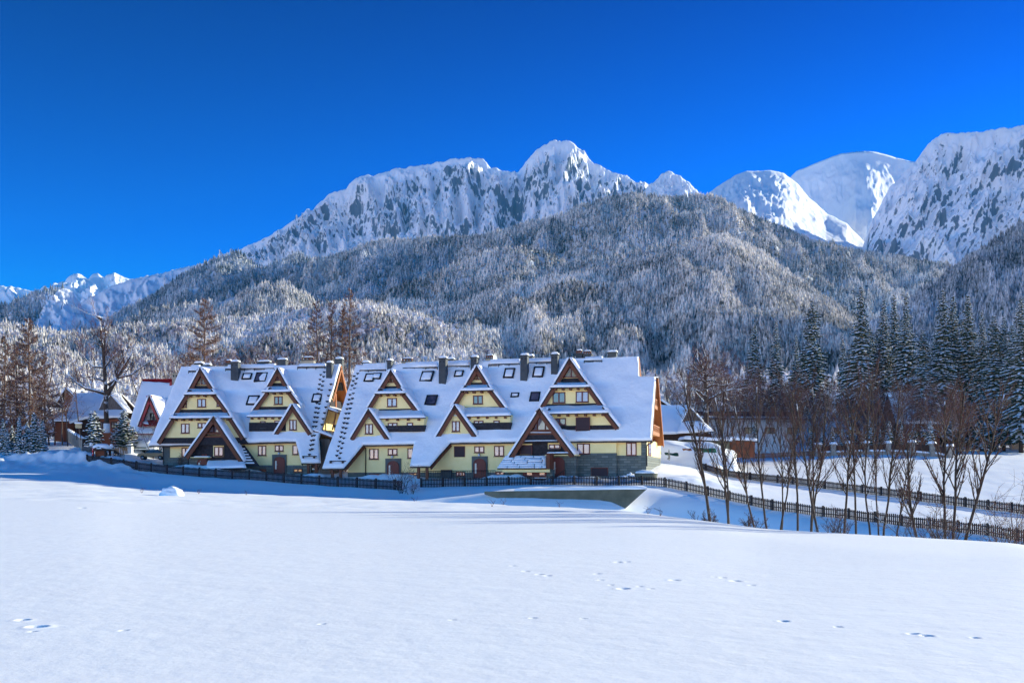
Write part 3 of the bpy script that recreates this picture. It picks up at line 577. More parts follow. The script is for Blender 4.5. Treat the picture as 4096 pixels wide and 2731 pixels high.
    def tri_dormer(s, fn, apex, L, Rr, ywall, win, off=.5, seed=0):
        v = s.vfit([fn(*L), fn(*Rr)], off); A, l, r = [s.U(fn(*p), v) for p in (apex, L, Rr)]
        s.side_roof(A, l, v, -1, seed=seed); s.side_roof(A, r, v, 1, seed=seed+1)
        wv = v+.4; zw = s.U(fn(apex[0], ywall), wv).z; dl, dr = l-A, r-A; dn = .5
        def at(d, z): q = (z-A.z+dn)/d.z; return Vector((A.x+d.x*q, wv, z))
        b = MB(); b.extrude([Vector((A.x, wv, A.z-dn)), at(dr, zw), at(dl, zw)], (0, .6, 0)); s.part(b, 'wall', 'plaster')
        b = MB(); b.extrude([at(dl, zw), at(dr, zw), at(dr, zw)+Vector((0, -.2, -.3)), at(dl, zw)+Vector((0, -.2, -.3))], (0, .6, 0)); s.part(b, 'parapet', 'shingle')
        s.window(fn, *win, wv); return v
    def box_dormer(s, fn, xL, yT, xR, yB, off=1.0, ywall=None, v=None, rside=False):
        v = s.vfit([fn(xR, yB)], off) if v is None else v
        a = s.U(fn(xL, yT), v); c = s.U(fn(xR, yB), v); zw = s.U(fn(xR, ywall), v).z
        b = MB(); b.box((a.x, v, zw), (c.x, v+3.2, a.z+.15)); s.part(b, 'wall', 'plaster')
        b = MB(); b.box((a.x-.1, v-.14, c.z-.6), (c.x+.1, v+3, zw-.004)); s.part(b, 'parapet', 'shingle')
        return v
    def skylight(s, fn, x0, y0, x1, y1, dark=False, snowy=True):
        a = s.Rf(fn(x0, y0)); c = s.Rf(fn(x1, y1)); b = MB(); u0, u1 = a.x, c.x; q0 = s.Rf(fn((x0+x1)/2, y1)); q1 = s.Rf(fn((x0+x1)/2, y0)); o = s.up*.44
        P4 = [Vector((u0, q0.y, q0.z)), Vector((u1, q0.y, q0.z)), Vector((u1, q1.y, q1.z)), Vector((u0, q1.y, q1.z))]; P4 = [p+o for p in P4]
        for i in range(4):
            p, q = P4[i], P4[(i+1) % 4]; d = (q-p).normalized(); b.beam(p-d*.07, q+d*.07, s.up.cross(d)*.14, s.up*.22)
        f = s.part(b, 'roof_window', 'black_metal')
        b = MB(); b.extrude([p+s.up*.03 for p in P4], -s.up*.1); b.build('pane', 'pane_dark', f)
        if not dark:
            ins = [P4[0].lerp(P4[2], .12), P4[1].lerp(P4[3], .12), P4[2].lerp(P4[0], .1), P4[3].lerp(P4[1], .1)]
            snow_slab('snow', ins, s.up, .16, f, cell=.5, amp=.05, inset=.1)
    def chimney(s, fn, x0, ytop, x1, ybot, v=None, wide=None, m='slate', cap='flat', depth=1.0, behind=False, buff=False):
        if behind: vv = s.vr+1.6; a = s.U(fn(x0, ytop), vv); c = s.U(fn(x1, ytop), vv); zb = s.wr-3.5
        else:
            g = s.Rf(fn((x0+x1)/2, ybot)); vv = g.y; a = s.U(fn(x0, ytop), vv); c = s.U(fn(x1, ytop), vv); zb = g.z-.6
        m = 'render_buff' if buff else m; b = MB(); b.box((a.x, vv, zb), (c.x, vv+depth, a.z)); o = s.part(b, 'chimney', m)
        b = MB(); b.box((a.x-.1, vv-.1, a.z+.003), (c.x+.1, vv+depth+.1, a.z+.12)); b.build('cap', 'slate', o)
        if buff or cap == 'pot':
            for i in range(4):
                x = a.x+.12+(c.x-a.x-.24)*i/3; b = MB(); b.box((x-.07, vv+.1, a.z+.12), (x+.07, vv+.3, a.z+.42)); b.build('vent', 'wood_red', o)
            b = MB(); b.box((a.x+.05, vv+.05, a.z+.422), (c.x-.05, vv+depth-.05, a.z+.5)); b.build('cap', 'slate', o)
            lump('snow', ((a.x+c.x)/2, vv+depth/2, a.z+.5), ((c.x-a.x)*.42, depth*.42, .22), o, seed=a.x)
        else:
            if not behind:
                for dx in (.25, .75):
                    x = a.x+(c.x-a.x)*dx; b = MB(); b.box((x-.1, vv-.012, a.z-.5), (x+.1, vv-.002, a.z-.25)); b.build('vent', 'black_metal', o)
            lump('snow', ((a.x+c.x)/2, vv+depth/2, a.z+.12), ((c.x-a.x)*.62, depth*.62, .32), o, seed=a.x)
    def rail(s, fn, x0, y0, x1, y1):
        a = s.Rf(fn(x0, y0)); c = s.Rf(fn(x1, y1)); m = (a+c)/2; a.y = c.y = m.y; a.z = c.z = m.z
        b = MB(); o = s.up*.5; b.beam(a+o, c+o, s.sl*.09, s.up*.1); b.beam(a+s.up*.38-s.sl*.12, c+s.up*.38-s.sl*.12, s.sl*.06, s.up*.07)
        n = max(2, int((c.x-a.x)/1.3))
        for i in range(n+1):
            p = a.lerp(c, i/n); b.beam(p+s.up*.1, p+s.up*.55, (.07, 0, 0), s.sl*.07); b.beam(p-s.sl*.4+s.up*.3, p+s.up*.5, (.06, 0, 0), s.up*.06)
        s.part(b, 'snow_rail', 'black_metal')
        # the bank of snow it holds back, up to the ridge
        top = Vector((0, s.vr, s.wr)); poly = [a+s.sl*.1, c+s.sl*.1, Vector((c.x, s.vr+.2, s.wr+.1)), Vector((a.x, s.vr+.2, s.wr+.1))]
        poly = [p+s.up*.25 for p in poly]; snow_slab('snow', poly, s.up, .3, s.root, cell=.5, amp=.2, inset=.22, seed=a.x)
    def guards(s, fn, pts, size=.3):
        b0 = None
        for (x, y) in pts:
            p = s.Rf(fn(x, y))+s.up*.42
            if b0 is None:
                b = MB(); w = s.sl*size; q = Vector((size*.75, 0, 0)); z = Vector((0, 0, 0))
                b.add([z-q, z+q, z-w*.9+s.up*.02, z-q+s.up*.16, z+q+s.up*.16, z-w*.9+s.up*.1], [(0,1,2),(3,5,4),(0,3,4,1),(1,4,5,2),(2,5,3,0)]); b0 = b.build('snow_guard', 'shingle', s.root); b0.location = p
            else: o = b0.copy(); C.objects.link(o); o.location = p; o.parent = s.root
    def post(s, fn, x, y0, y1, v, w=.32, m='wood_brown'):
        a = s.U(fn(x, y0), v); c = s.U(fn(x, y1), v); b = MB(); b.box((a.x-w/2, v-w/2, c.z-.8), (a.x+w/2, v+w/2, a.z)); s.part(b, 'post', m)
    def door(s, fn, x0, ytop, x1, ybot, v, sur=None, open_=True):
        u0, w0, u1, w1 = s.rectw(fn, x0, ytop, x1, ybot, v)
        if sur:
            a = s.rectw(fn, *sur, v); b = MB(); b.box((a[0], v-.12, a[1]-.5), (a[2], v+.3, a[3])); s.part(b, 'surround', 'stone_plain')
        r = (u1-u0)/2; c = (u0+u1)/2; zs = w1-r*.85
        arc = [Vector((c+r*math.cos(t), v-.16, zs+r*.85*math.sin(t))) for t in [math.pi*i/12 for i in range(13)]]
        poly = [Vector((u1, v-.16, w0-.4))]+arc+[Vector((u0, v-.16, w0-.4))]
        b = MB(); b.extrude(poly, (0, .12, 0)); d = s.part(b, 'door', 'door')
        b = MB(); 
        for i in range(12): b.beam(arc[i]+Vector((0, -.05, 0)), arc[i+1]+Vector((0, -.05, 0)), (0, .1, 0), (arc[i]-Vector((c, v-.16, zs))).normalized()*.1)
        b.box((u0-.05, v-.26, w0-.4), (u0+.05, v-.16, zs)); b.box((u1-.05, v-.26, w0-.4), (u1+.05, v-.16, zs)); b.build('door_frame', 'frame', d)
        b = MB(); b.box((u0+.14, v-.2, w0+.45), (u0+.36, v-.165, zs+.1)); b.build('door_glass', 'door_light', d)
        b = MB()
        for i in range(2):
            for j in range(3): x = c-.05+i*.42; z = w0+.3+j*.62; b.box((x, v-.185, z), (x+.3, v-.162, z+.5))
        b.build('door_panel', 'door', d)
        b = MB(); b.box((u0+.4, v-.26, w0+1.0), (u0+.46, v-.2, w0+1.15)); b.build('handle', 'grey_metal', d)
    def lamp(s, fn, x, y, v):
        p = s.U(fn(x, y), v); b = MB(); b.tube([p+Vector((0, -.25, .1)), p+Vector((0, -.25, 0)), p+Vector((0, -.25, -.12)), p+Vector((0, -.25, -.2))], [.1, .17, .17, .08], 8); o = s.part(b, 'lamp', 'lamp_glass')
        b = MB(); b.tube([p+Vector((0, 0, .12)), p+Vector((0, -.25, .14)), p+Vector((0, -.25, .1))], [.04, .04, .12], 6); b.build('bracket', 'black_metal', o)
    def pipe(s, fn, pts, v, r=.07):
        b = MB(); b.tube([s.U(fn(x, y), v-.14+dv) for x, y, dv in pts], [r]*len(pts), 6); s.part(b, 'drainpipe', 'black_metal')
    def main_roof(s, pts, rear, snow=.38, seed=1):
        poly = [s.Rf(p) for p in pts]; 
        for i in rear['ridge']: poly[i].z = s.wr; poly[i].y = s.vr
        s.poly = poly
        b = MB(); b.extrude([p-s.up*.01 for p in poly], -s.up*.2, 0, mtop=1); f = s.part(b, 'roof', ['shingle', 'wood_brown'])
        snow_slab('snow', poly, s.up, snow, f, cell=.6, amp=.2, inset=.25, seed=seed)
        rp = [Vector((u, 2*s.vr-v, s.we+(v-s.ve)*s.T)) for u, v in rear['pts']]; up2 = Vector((0, s.T, 1)).normalized()
        b = MB(); b.extrude([p-up2*.01 for p in rp], -up2*.2, 0, mtop=1); g = s.part(b, 'roof', ['shingle', 'wood_orange'])
        snow_slab('snow', rp, up2, snow, g, cell=1.2, amp=.08, inset=.25, seed=seed+9)
    def gutter(s, p0, p1):
        b = MB(); o = Vector((0, -.08, -.12)); b.beam(p0+o, p1+o, (0, .16, 0), (0, 0, .14)); s.part(b, 'gutter', 'black_metal')
mat('stone_plain', (.085, .10, .10), .85, (.115, .13, .125), 1.5)
mat('door_light', (.62, .58, .5), .3)

# ================================================================ RIGHT HOUSE (long, three units)
H = House('guest_house', (17.33, 122.68), 14.5, -.7, 4.57, 1.216, 8.7,
    label='longest yellow guest house, steep snowy roof with three dormer stacks, beside the right meadow', cat='guest house')
mr = [r2(430,225), r2(80,1287), r2(300,1285), r2(505,1040), r2(1040,1033), r2(995,1264), r2(1200,1262), r2(1415,1018), r3(270,1062), r3(780,1055), r3(1690,1047), r3(1735,388), r3(1560,388), r3(1555,172)]
P_ = [H.Rf(p) for p in mr]
uL = P_[0].x; uR1 = P_[13].x; uR2 = P_[10].x; vst = P_[11].y
H.main_roof(mr, dict(ridge=[0, 13], pts=[(uL, H.vr), (uR1, H.vr), (uR1, H.ve), (uL, H.ve)]))
wst = H.we+(vst-H.ve)*H.T; up2 = Vector((0, H.T, 1)).normalized()
rq = [Vector((uR1-2, vst, wst)), Vector((uR2, vst, wst)), Vector((uR2, 2*vst-H.ve, H.we)), Vector((uR1-2, 2*vst-H.ve, H.we))]
b = MB(); b.extrude([p-up2*.01 for p in rq], -up2*.2, 0, mtop=1); g_ = H.part(b, 'roof', ['shingle', 'wood_orange']); snow_slab('snow', rq, up2, .38, g_, cell=1.2, amp=.08, inset=.25)
uW = H.U(r3(1632, 1200), 0).x           # right end wall
zb = -2.2
b = MB(); zst = lambda x, y, v: H.U(r2(x, y), v).z
s1 = H.U(r2(350, 1326), 0).z; s2 = H.U(r2(2000, 1298), 0).z
uA = H.U(r2(345, 1100), 0).x; uM = H.U(r3(905, 1100), 0).x; uB = H.U(r3(1322, 1300), -.5).x
# ground floor body: plaster above, stone below
b.box((uA, 0, s1), (uM+.5, 17, 4.9)); H.part(b, 'wall', 'plaster')
b = MB(); b.box((uA+.001, -.06, zb), (uM-2, 16.9, s1-.003)); H.part(b, 'stone_base', 'stone')
sR = H.U(r3(1500, 1200), 0).z; sM = H.U(r3(1100, 1176), -.5).z
b = MB(); b.box((uM+.51, -.0, sR), (uW, 16.8, 4.9)); H.part(b, 'wall', 'plaster')
b = MB(); b.box((uM+1, -.04, zb), (uW+.02, 16.7, sR-.003)); H.part(b, 'stone_base', 'stone')
b = MB(); b.box((H.U(r3(1582, 1200), 0).x, -.07, sR+.003), (uW+.04, .6, 4.8)); H.part(b, 'pilaster', 'stone')
b = MB(); b.box((uM-2.0, -.5, zb), (uB, .9, sM)); H.part(b, 'stone_base', 'stone')
b = MB(); b.box((uM-2.0, -.47, sM+.003), (uB-.03, .1, 4.85)); H.part(b, 'wall', 'plaster')
# gable walls up to the ridge
for uu, m, ww in ((uA+1.0, 'plaster', 0), (uW, 'plaster', 0)):
    b = MB(); a = [Vector((uu, .3, 4.5)), Vector((uu, 2*H.vr-.3, 4.5)), Vector((uu, H.vr, H.wr-1.0))]
    if uu == uW:
        a = [p-Vector((1.3, 0, 0)) for p in a]; uu -= 1.3; a = [Vector((uu, .3, 4.5)), Vector((uu, 2*vst-.3, 4.5)), Vector((uu, vst, wst-.7))]
    b.extrude(a, (-.3, 0, 0)); H.part(b, 'wall', m)
b = MB(); b.extrude([Vector((uR1-1.6, 4.6, 9.6)), Vector((uR1-1.6, 2*H.vr-4.6, 9.6)), Vector((uR1-1.6, H.vr, H.wr-.7))], (-.3, 0, 0)); H.part(b, 'wall', 'plaster')
# right gable balconies (orange wood)
def balcony(z, v0, v1, d=1.6):
    b = MB(); b.box((uW, v0, z-.2), (uW+d, v1, z)); o = H.part(b, 'balcony', 'wood_orange')
    b = MB(); b.box((uW+d-.08, v0, z+.95), (uW+d+.04, v1, z+1.08)); b.box((uW, v0, z+.95), (uW+d-.08, v0+.1, z+1.08)); b.box((uW+d-.06, v0, z), (uW+d, v1, z+.25))
    n = int((v1-v0)/.5)
    for i in range(n):
        y = v0+(v1-v0)*i/n; b.beam((uW+d-.03, y, z+.2), (uW+d-.03, y+.5, z+1.0), (.06, 0, 0), (0, .1, 0)); b.beam((uW+d-.03, y+.5, z+.2), (uW+d-.03, y, z+1.0), (.05, 0, 0), (0, .1, 0))
    b.build('railing', 'wood_orange', o)
    poly = [(uW, v0, z), (uW+d-.2, v0, z), (uW+d-.2, v1, z), (uW, v1, z)]; snow_slab('snow', poly, (0, 0, 1), .3, o, cell=.8)
uG = uW; uW = uG-1.3; dB = uR2-uW-.25; balcony(9.2, 4.6, 8.4, dB); balcony(5.8, 2.2, 10.8, dB)
for z, v0, v1 in ((9.4, 5.4, 7.4), (6.0, 3.4, 5.4), (6.0, 7.4, 9.4)):
    b = MB(); b.box((uW+.003, v0, z), (uW+.08, v1, z+2.1)); f = H.part(b, 'window', 'frame'); b = MB(); b.box((uW+.083, v0+.15, z+.15), (uW+.1, v1-.15, z+1.95)); b.build('pane', 'pane', f)
uW = uG
# window on the right end wall
a = H.U(r3(1640, 1060), 0).z; c = H.U(r3(1640, 1198), 0).z
b = MB(); b.box((uW+.003, 2.0, c), (uW+.09, 5.0, a)); f = H.part(b, 'window', 'frame'); b = MB(); b.box((uW+.093, 2.2, c+.2), (uW+.11, 3.4, a-.2)); b.box((uW+.093, 3.6, c+.2), (uW+.11, 4.8, a-.2)); b.build('pane', 'pane', f)
# units one and two -------------------------------------------------------------
def unit(H, fn, D, seed):
    vt = H.top_gable(fn, *D['top'], seed=seed)
    vm, wv = H.trap_gable(fn, *D['mid'], seed=seed+1)
    H.skirt(fn, *D['sk1'], vt, vm, seed=seed)
    for q in D['midwin']: H.window(fn, *q[:4], wv, n=q[4] if len(q) > 4 else 2, kind=q[5] if len(q) > 5 else 'pane')
    return vt, vm
U1 = dict(top=((790,250),(665,458),(920,455),425,455,[(750,390),(845,390),(797,312)]), mid=((632,505),(547,648),(935,492),(1097,707),662,690),
    sk1=((665,458),(920,455),(620,500),(948,495)), midwin=[(755,550,857,640)])
U2 = dict(top=((1688,205),(1565,422),(1818,412),388,412,[(1645,360),(1745,360),(1697,282)]), mid=((1525,475),(1420,650),(1850,463),(2003,667),642,665),
    sk1=((1565,422),(1818,412),(1518,470),(1868,461)), midwin=[(1653,522,1755,612,2,'pane_dark')])
vt, vm = unit(H, r2, U1, 1)
vl = H.box_dormer(r2, 690, 757, 1142, 850, ywall=832)
H.skirt(r2, (560,660), (1097,700), (560,760), (1158,752), vm, vl, 5, seed=4)
H.window(r2, 762, 808, 862, 858, vl); H.window(r2, 960, 805, 1025, 885, vl-.02, 1)
H.tri_dormer(r2, (555,655), (362,975), (778,975), 962, (525,820,606,925), seed=2)
vt, vm = unit(H, r2, U2, 11)
vl = H.box_dormer(r2, 1585, 742, 2040, 828, ywall=803)
H.skirt(r2, (1450,640), (2003,660), (1450,745), (2050,724), vm, vl, 6, seed=14)
H.window(r2, 1661, 785, 1762, 832, vl); H.window(r2, 1866, 783, 1931, 858, vl-.02, 1)
H.tri_dormer(r2, (1458,615), (1252,965), (1690,945), 942, (1432,790,1515,900), seed=12)
# unit three ---------------------------------------------------------------------
vt = H.top_gable(r3, (828,180), (668,450), (1008,437), 395, 440, [(762,390), (938,390), (850,240)], seed=21, bars=(.5,))
vm, wv = H.trap_gable(r3, (640,495), (522,688), (1045,480), (1197,695), 660, 698, seed=22)
H.skirt(r3, (668,450), (1008,437), (625,490), (1048,480), vt, vm, 5, seed=23)
H.window(r3, 655, 541, 788, 653, wv, kind='pane_dark'); H.window(r3, 897, 533, 1032, 645, wv)
vl, wl = H.trap_gable(r3, (575,770), (480,925), (1225,748), (1350,905), 888, 925, seed=24, v=None)
H.skirt(r3, (530,680), (1197,690), (560,768), (1240,748), vm, vl, 7, seed=25)
H.window(r3, 663, 812, 795, 883, wl, kind='pane_dark'); H.shutter(r3, 903, 810, 1040, 945, wl-.32)
# entry gable
def entry(H, fn, apex, L, Rr, v, seed):
    A, l, r = [H.U(fn(*p), v) for p in (apex, L, Rr)]
    for B in (l, r):
        d = (B-A).normalized(); up = d.cross(Vector((0, 1, 0))); up = up if up.z > 0 else -up
        vb = lambda z: min(max(H.vroof(z)+.4, .3), H.vr)
        poly = [A, B, Vector((B.x, vb(B.z), B.z)), Vector((A.x, vb(A.z), A.z))]
        b = MB(); b.extrude(poly, -up*.16, 0, mtop=1); o = H.part(b, 'roof', ['shingle', 'wood_brown']); snow_slab('snow', poly, up, .28, o, cell=.6, amp=.06, inset=.14, seed=seed)
        b = MB(); c = -up*.40+Vector((0, .06, 0)); b.beam(A+c, B+c, (0, .12, 0), up*.44); H.part(b, 'bargeboard', 'wood_brown')
        b = MB(); c = -up*.28+Vector((0, .6, 0)); b.beam(A+c, B+c, (0, .9, 0), up*.18); H.part(b, 'soffit', 'wood_brown')
    def poly_between(y0, y1, wv, ins):
        def at(E, z): q = (z-A.z+ins)/(E.z-A.z); return Vector((A.x+(E.x-A.x)*q, wv, z))
        z0 = H.U(fn(apex[0], y0), wv).z; z1 = H.U(fn(apex[0], y1), wv).z
        z0 = min(z0, A.z-ins-.01)
        return [at(l, z0), at(r, z0), at(r, z1), at(l, z1)]
    return A, l, r, poly_between
ve3 = -3.0
A, l, r, pb = entry(H, r3, (515,705), (195,1215), (880,1195), ve3, 30)
b = MB(); b.extrude(pb(705, 935, ve3+1.3, .6), (0, .3, 0)); H.part(b, 'wall', 'plaster')
H.triwin(r3, [(432,955), (648,955), (575,835), (530,765), (490,835)], ve3+1.24, (.3, .68))
for y0, y1 in ((930, 950), (966, 984)):
    q = pb(y0, y1, ve3+.25, .5); b = MB(); b.extrude(q, (0, .18, 0)); H.part(b, 'balcony_beam', 'wood_brown')
q = pb(950, 966, ve3+1.0, .5); snow_slab('snow', [q[3], q[2], q[2]+Vector((0, -.8, 0)), q[3]+Vector((0, -.8, 0))], (0, 0, 1), .12, H.root, cell=1)
b = MB(); b.extrude(pb(984, 1062, ve3+.35, .5), (0, 1.2, 0)); H.part(b, 'parapet', 'shingle')
b = MB(); b.extrude(pb(1062, 1195, ve3+.9, .5), (0, 1.2, 0)); H.part(b, 'parapet', 'shingle')
q = pb(1050, 1066, ve3+.1, .5); q[0].x = H.U(r3(335, 1050), ve3+.1).x; q[3].x = q[0].x; q[1].x = H.U(r3(708, 1050), ve3+.1).x; q[2].x = q[1].x
b = MB(); b.extrude(q, (0, 1.0, 0)); o = H.part(b, 'canopy', 'shingle'); snow_slab('snow', [q[0], q[1], q[1]+Vector((0, .9, 0)), q[0]+Vector((0, .9, 0))], (0, 0, 1), .1, o, cell=1, amp=.03, inset=.1)
u0, w0, u1, w1 = H.rectw(r3, 315, 1078, 440, 1192, ve3+.86); b = MB(); b.box((u0, ve3+.84, w0), (u1, ve3+.89, w1)); H.part(b, 'wall', 'plaster'); H.shutter(r3, 318, 1100, 436, 1190, ve3+.8)
u0, w0, u1, w1 = H.rectw(r3, 606, 1070, 738, 1135, ve3+.86); b = MB(); b.box((u0, ve3+.84, w0), (u1, ve3+.89, w1)); H.part(b, 'wall', 'plaster'); H.window(r3, 614, 1084, 735, 1132, ve3+.8)
# lower entry body in stone with the arched door, cream soffit and white canopy
uc0 = H.U(r3(603, 1300), ve3+.9).x; uc1 = H.U(r3(895, 1300), ve3+.9).x; zt = H.U(r3(700, 1205), ve3+.9).z
b = MB(); b.box((uc0, ve3+.9, zb), (uc1, 0, zt)); H.part(b, 'stone_base', 'stone')
b = MB(); b.box((uc0-.2, ve3+.2, zt), (uc1+.3, 0, zt+.14)); H.part(b, 'soffit', 'plaster')
a0 = H.U(r3(595, 1185), ve3-.2); a1 = H.U(r3(815, 1185), ve3-.2); b = MB(); b.box((a0.x, ve3-.2, a0.z), (a1.x, ve3+.9, a0.z+.1)); o = H.part(b, 'canopy', 'shingle'); snow_slab('snow', [(a0.x, ve3-.2, a0.z+.1), (a1.x, ve3-.2, a0.z+.1), (a1.x, ve3+.9, a0.z+.1), (a0.x, ve3+.9, a0.z+.1)], (0, 0, 1), .14, o, cell=1, amp=.05)
H.door(r3, 656, 1222, 779, 1425, ve3+.88)
# porch roof on the left of the entry
pv0, pv1 = ve3-2.2, ve3+.6
q = [H.U(r3(75, 1335), pv0), H.U(r3(592, 1330), pv0), H.U(r3(592, 1192), pv1), H.U(r3(165, 1212), pv1)]; zz = (q[0].z+q[1].z)/2; q[0].z = q[1].z = zz; zz = (q[2].z+q[3].z)/2; q[2].z = q[3].z = zz
up = (q[1]-q[0]).cross(q[2]-q[1]).normalized(); b = MB(); b.extrude(q, -up*.18); po = H.part(b, 'porch_roof', 'shingle')
n = 6; rr = random.Random(3)
for i in range(n):
    a = q[0].lerp(q[3], (i+.02)/n); c = q[1].lerp(q[2], (i+.02)/n); d = q[1].lerp(q[2], (i+.8)/n); e = q[0].lerp(q[3], (i+.8)/n); t0 = 0
    while t0 < .98:
        t1 = min(1, t0+rr.uniform(.15, .4)); snow_slab('snow', [a.lerp(c, t0), a.lerp(c, t1-.012), d.lerp(e, 1-(t1-.012)) if False else e.lerp(d, t1-.012), e.lerp(d, t0)], up, rr.uniform(.08, .16), po, cell=.8, amp=.05, inset=.08, seed=i+t0); t0 = t1
b = MB(); b.box((q[0].x+.6, pv0+.25, q[0].z-.5), (q[1].x+.3, pv0+.6, q[0].z-.16)); H.part(b, 'lintel', 'plaster')
b = MB(); b.box((q[0].x+1.0, pv0+1.4, zb), (q[1].x+.4, 0, q[0].z-.17)); H.part(b, 'stone_base', 'stone')
b = MB(); b.box((q[1].x-.05, pv0+.1, q[0].z-.1), (q[1].x+.35, pv0+2.6, H.U(r3(592, 1192), pv1).z+.1)); H.part(b, 'porch_side', 'wood_brown')
vgar = pv0+1.35
u0, w0, u1, w1 = H.rectw(r3, 345, 1368, 590, 1450, vgar); b = MB(); b.box((u0, vgar-.05, w0-.6), (u1, vgar+.04, w1)); g = H.part(b, 'garage_door', 'door')
for x0, x1 in ((388, 438), (520, 570)):
    a = H.rectw(r3, x0, 1380, x1, 1405, vgar-.06); b = MB(); b.box((a[0], vgar-.08, a[1]), (a[2], vgar-.055, a[3])); b.build('pane', 'pane', g)
H.window(r3, 60, 1370, 150, 1405, -.1, kind='pane'); 
b = MB(); p0 = H.U(r3(660, 1440), ve3-1.2); p1 = H.U(r3(790, 1345), ve3-1.2)
b.tube([p0, p1, p1+Vector((0, .1, -1.3))], [.05, .05, .05], 5)
for i in range(6): p = p0.lerp(p1, i/5); b.tube([p, p-Vector((0, 0, 1.0))], [.03, .03], 4)
H.part(b, 'stair_railing', 'black_metal')
# ground floor openings
H.window(r2, 568, 1080, 665, 1188, 0); H.window(r2, 762, 1078, 862, 1145, 0); H.window(r2, 967, 1072, 1028, 1178, 0, 1)
H.window(r2, 568, 1340, 675, 1385, -.06, kind='pane_dark'); H.door(r2, 765, 1208, 880, 1395, -.06, (738,1180,900,1395)); H.lamp(r2, 812, 1160, 0)
H.shutter(r2, 1461, 1060, 1563, 1165, 0, 'shutter'); H.window(r2, 1666, 1052, 1770, 1120, 0); H.window(r2, 1873, 1048, 1977, 1157, 0)
H.window(r2, 1475, 1318, 1570, 1365, -.06, 3); H.door(r2, 1664, 1185, 1787, 1372, -.06, (1641,1157,1805,1395)); H.lamp(r2, 1720, 1140, 0)
H.window(r2, 985, 1330, 1070, 1368, -.06, kind='pane_dark')
H.window(r3, 910, 1076, 1045, 1188, -.47); H.window(r3, 1424, 1066, 1533, 1204, 0); H.shutter(r3, 1063, 1335, 1228, 1417, -.5)
u0, w0, u1, w1 = H.rectw(r2, 1320, 1298, 1428, 1385, -.4); b = MB(); b.box((u0, -.6, w0), (u1, -.1, w1)); H.part(b, 'meter_box', 'slate')
b = MB(); a = H.U(r2(1095, 1312), -.9); c = H.U(r2(1885, 1305), -.9); b.tube([a, c], [.04, .04], 5)
for i in range(34): p = a.lerp(c, i/33); b.tube([p, p-Vector((0, 0, 1.1))], [.022, .022], 4)
H.part(b, 'railing', 'black_metal')
H.pipe(r2, [(508, 1045, -.4), (530, 1075, 0), (528, 1375, 0)], 0); H.pipe(r3, [(880, 1185, -1.5), (905, 1215, -.5), (905, 1402, -.5)], 0)
H.pipe(r3, [(1725, 1045, -.4), (1650, 1085, -.3), (1637, 1110, -.1), (1640, 1315, -.1)], 0)
for x in (1083, 1171): H.post(r2, x, 1268, 1420, -3.0)
for x in (182, 268): H.post(r2, x, 1290, 1360, -3.2)
# left arcade: bargeboards under the diagonal edges, arcade walls
for fn, a, c in ((r2, (505,1040), (300,1285)), (r2, (1415,1018), (1200,1262))):
    p, q = H.Rf(fn(*a)), H.Rf(fn(*c)); d = (q-p).normalized(); o = -H.up*.42; b = MB(); b.beam(p+o, q+o, H.up.cross(d)*.12, H.up*.42); H.part(b, 'bargeboard', 'wood_brown')
H.gutter(H.Rf(r2(505,1040)), H.Rf(r2(1040,1033))); H.gutter(H.Rf(r2(1415,1018)), H.Rf(r3(270,1062))); H.gutter(H.Rf(r3(780,1055)), H.Rf(r3(1690,1047)))
H.gutter(H.Rf(r2(80,1287)), H.Rf(r2(300,1285))); H.gutter(H.Rf(r2(995,1264)), H.Rf(r2(1200,1262)))
b = MB(); c = Vector((.06, 0, 0)); p, q = H.poly[12], H.poly[13]; b.beam(p-H.up*.35, q-H.up*.35, (.1, 0, 0), H.up*.5)
p, q = H.poly[10], H.poly[11]; b.beam(p-H.up*.3, q-H.up*.3, (.1, 0, 0), H.up*.4); H.part(b, 'bargeboard', 'wood_brown')
up2 = Vector((0, H.T, 1)).normalized(); b = MB()
for uu, v0, v1, vc in ((uR2, H.ve, vst, vst), (uR1, vst, H.vr, H.vr)):
    b.beam(Vector((uu+.06, 2*vc-v0, H.we+(v0-H.ve)*H.T))-up2*.25, Vector((uu+.06, 2*vc-v1, H.we+(v1-H.ve)*H.T))-up2*.25, (.1, 0, 0), up2*.45)
H.part(b, 'bargeboard', 'wood_orange')
# skylights, rails, chimneys, guards
for q in ((1135,298,1223,393,0),(1480,290,1545,345,0),(1184,548,1262,640,1),(1998,268,2075,360,0),(2064,524,2130,560,0),(2268,516,2342,603,1),(548,322,615,395,0),(622,318,688,370,0)): H.skylight(r2, *q[:4], dark=q[4])
H.skylight(r3, 472, 304, 554, 405)
b = MB()
for q in (r2(1378, 552), r2(525, 565), r3(-0, 0)): pass
for q in ((478,292,752,275),(930,265,1290,252),(1368,250,1622,238),(1822,228,2145,216)): H.rail(r2, *q)
H.rail(r3, 390, 262, 705, 250); H.rail(r3, 990, 240, 1175, 240)
for q in ((1293,140,1365,437),(2145,110,2218,415)): H.chimney(r2, *q)
H.chimney(r2, 1626, 130, 1690, 300); H.chimney(r2, 753, 165, 795, 300); H.chimney(r3, 637, 152, 707, 405)
for q, k in (((490,185,560,225),{}),((905,172,1015,215),dict(buff=True)),((1366,150,1445,200),{}),((1780,140,1858,180),dict(buff=True)),((2218,118,2275,200),{})): H.chimney(r2, *q, behind=True, **k)
for q in ((895,142,962,190),(972,150,1058,190),): H.chimney(r3, *q, behind=True, cap='pot')
H.chimney(r3, 1228, 130, 1320, 190, behind=True)
gp = []
for i in range(18):
    t = i/17; gp += [(458-t*190, 316+t*880), (420-t*180, 342+t*828)]
H.guards(r2, gp)
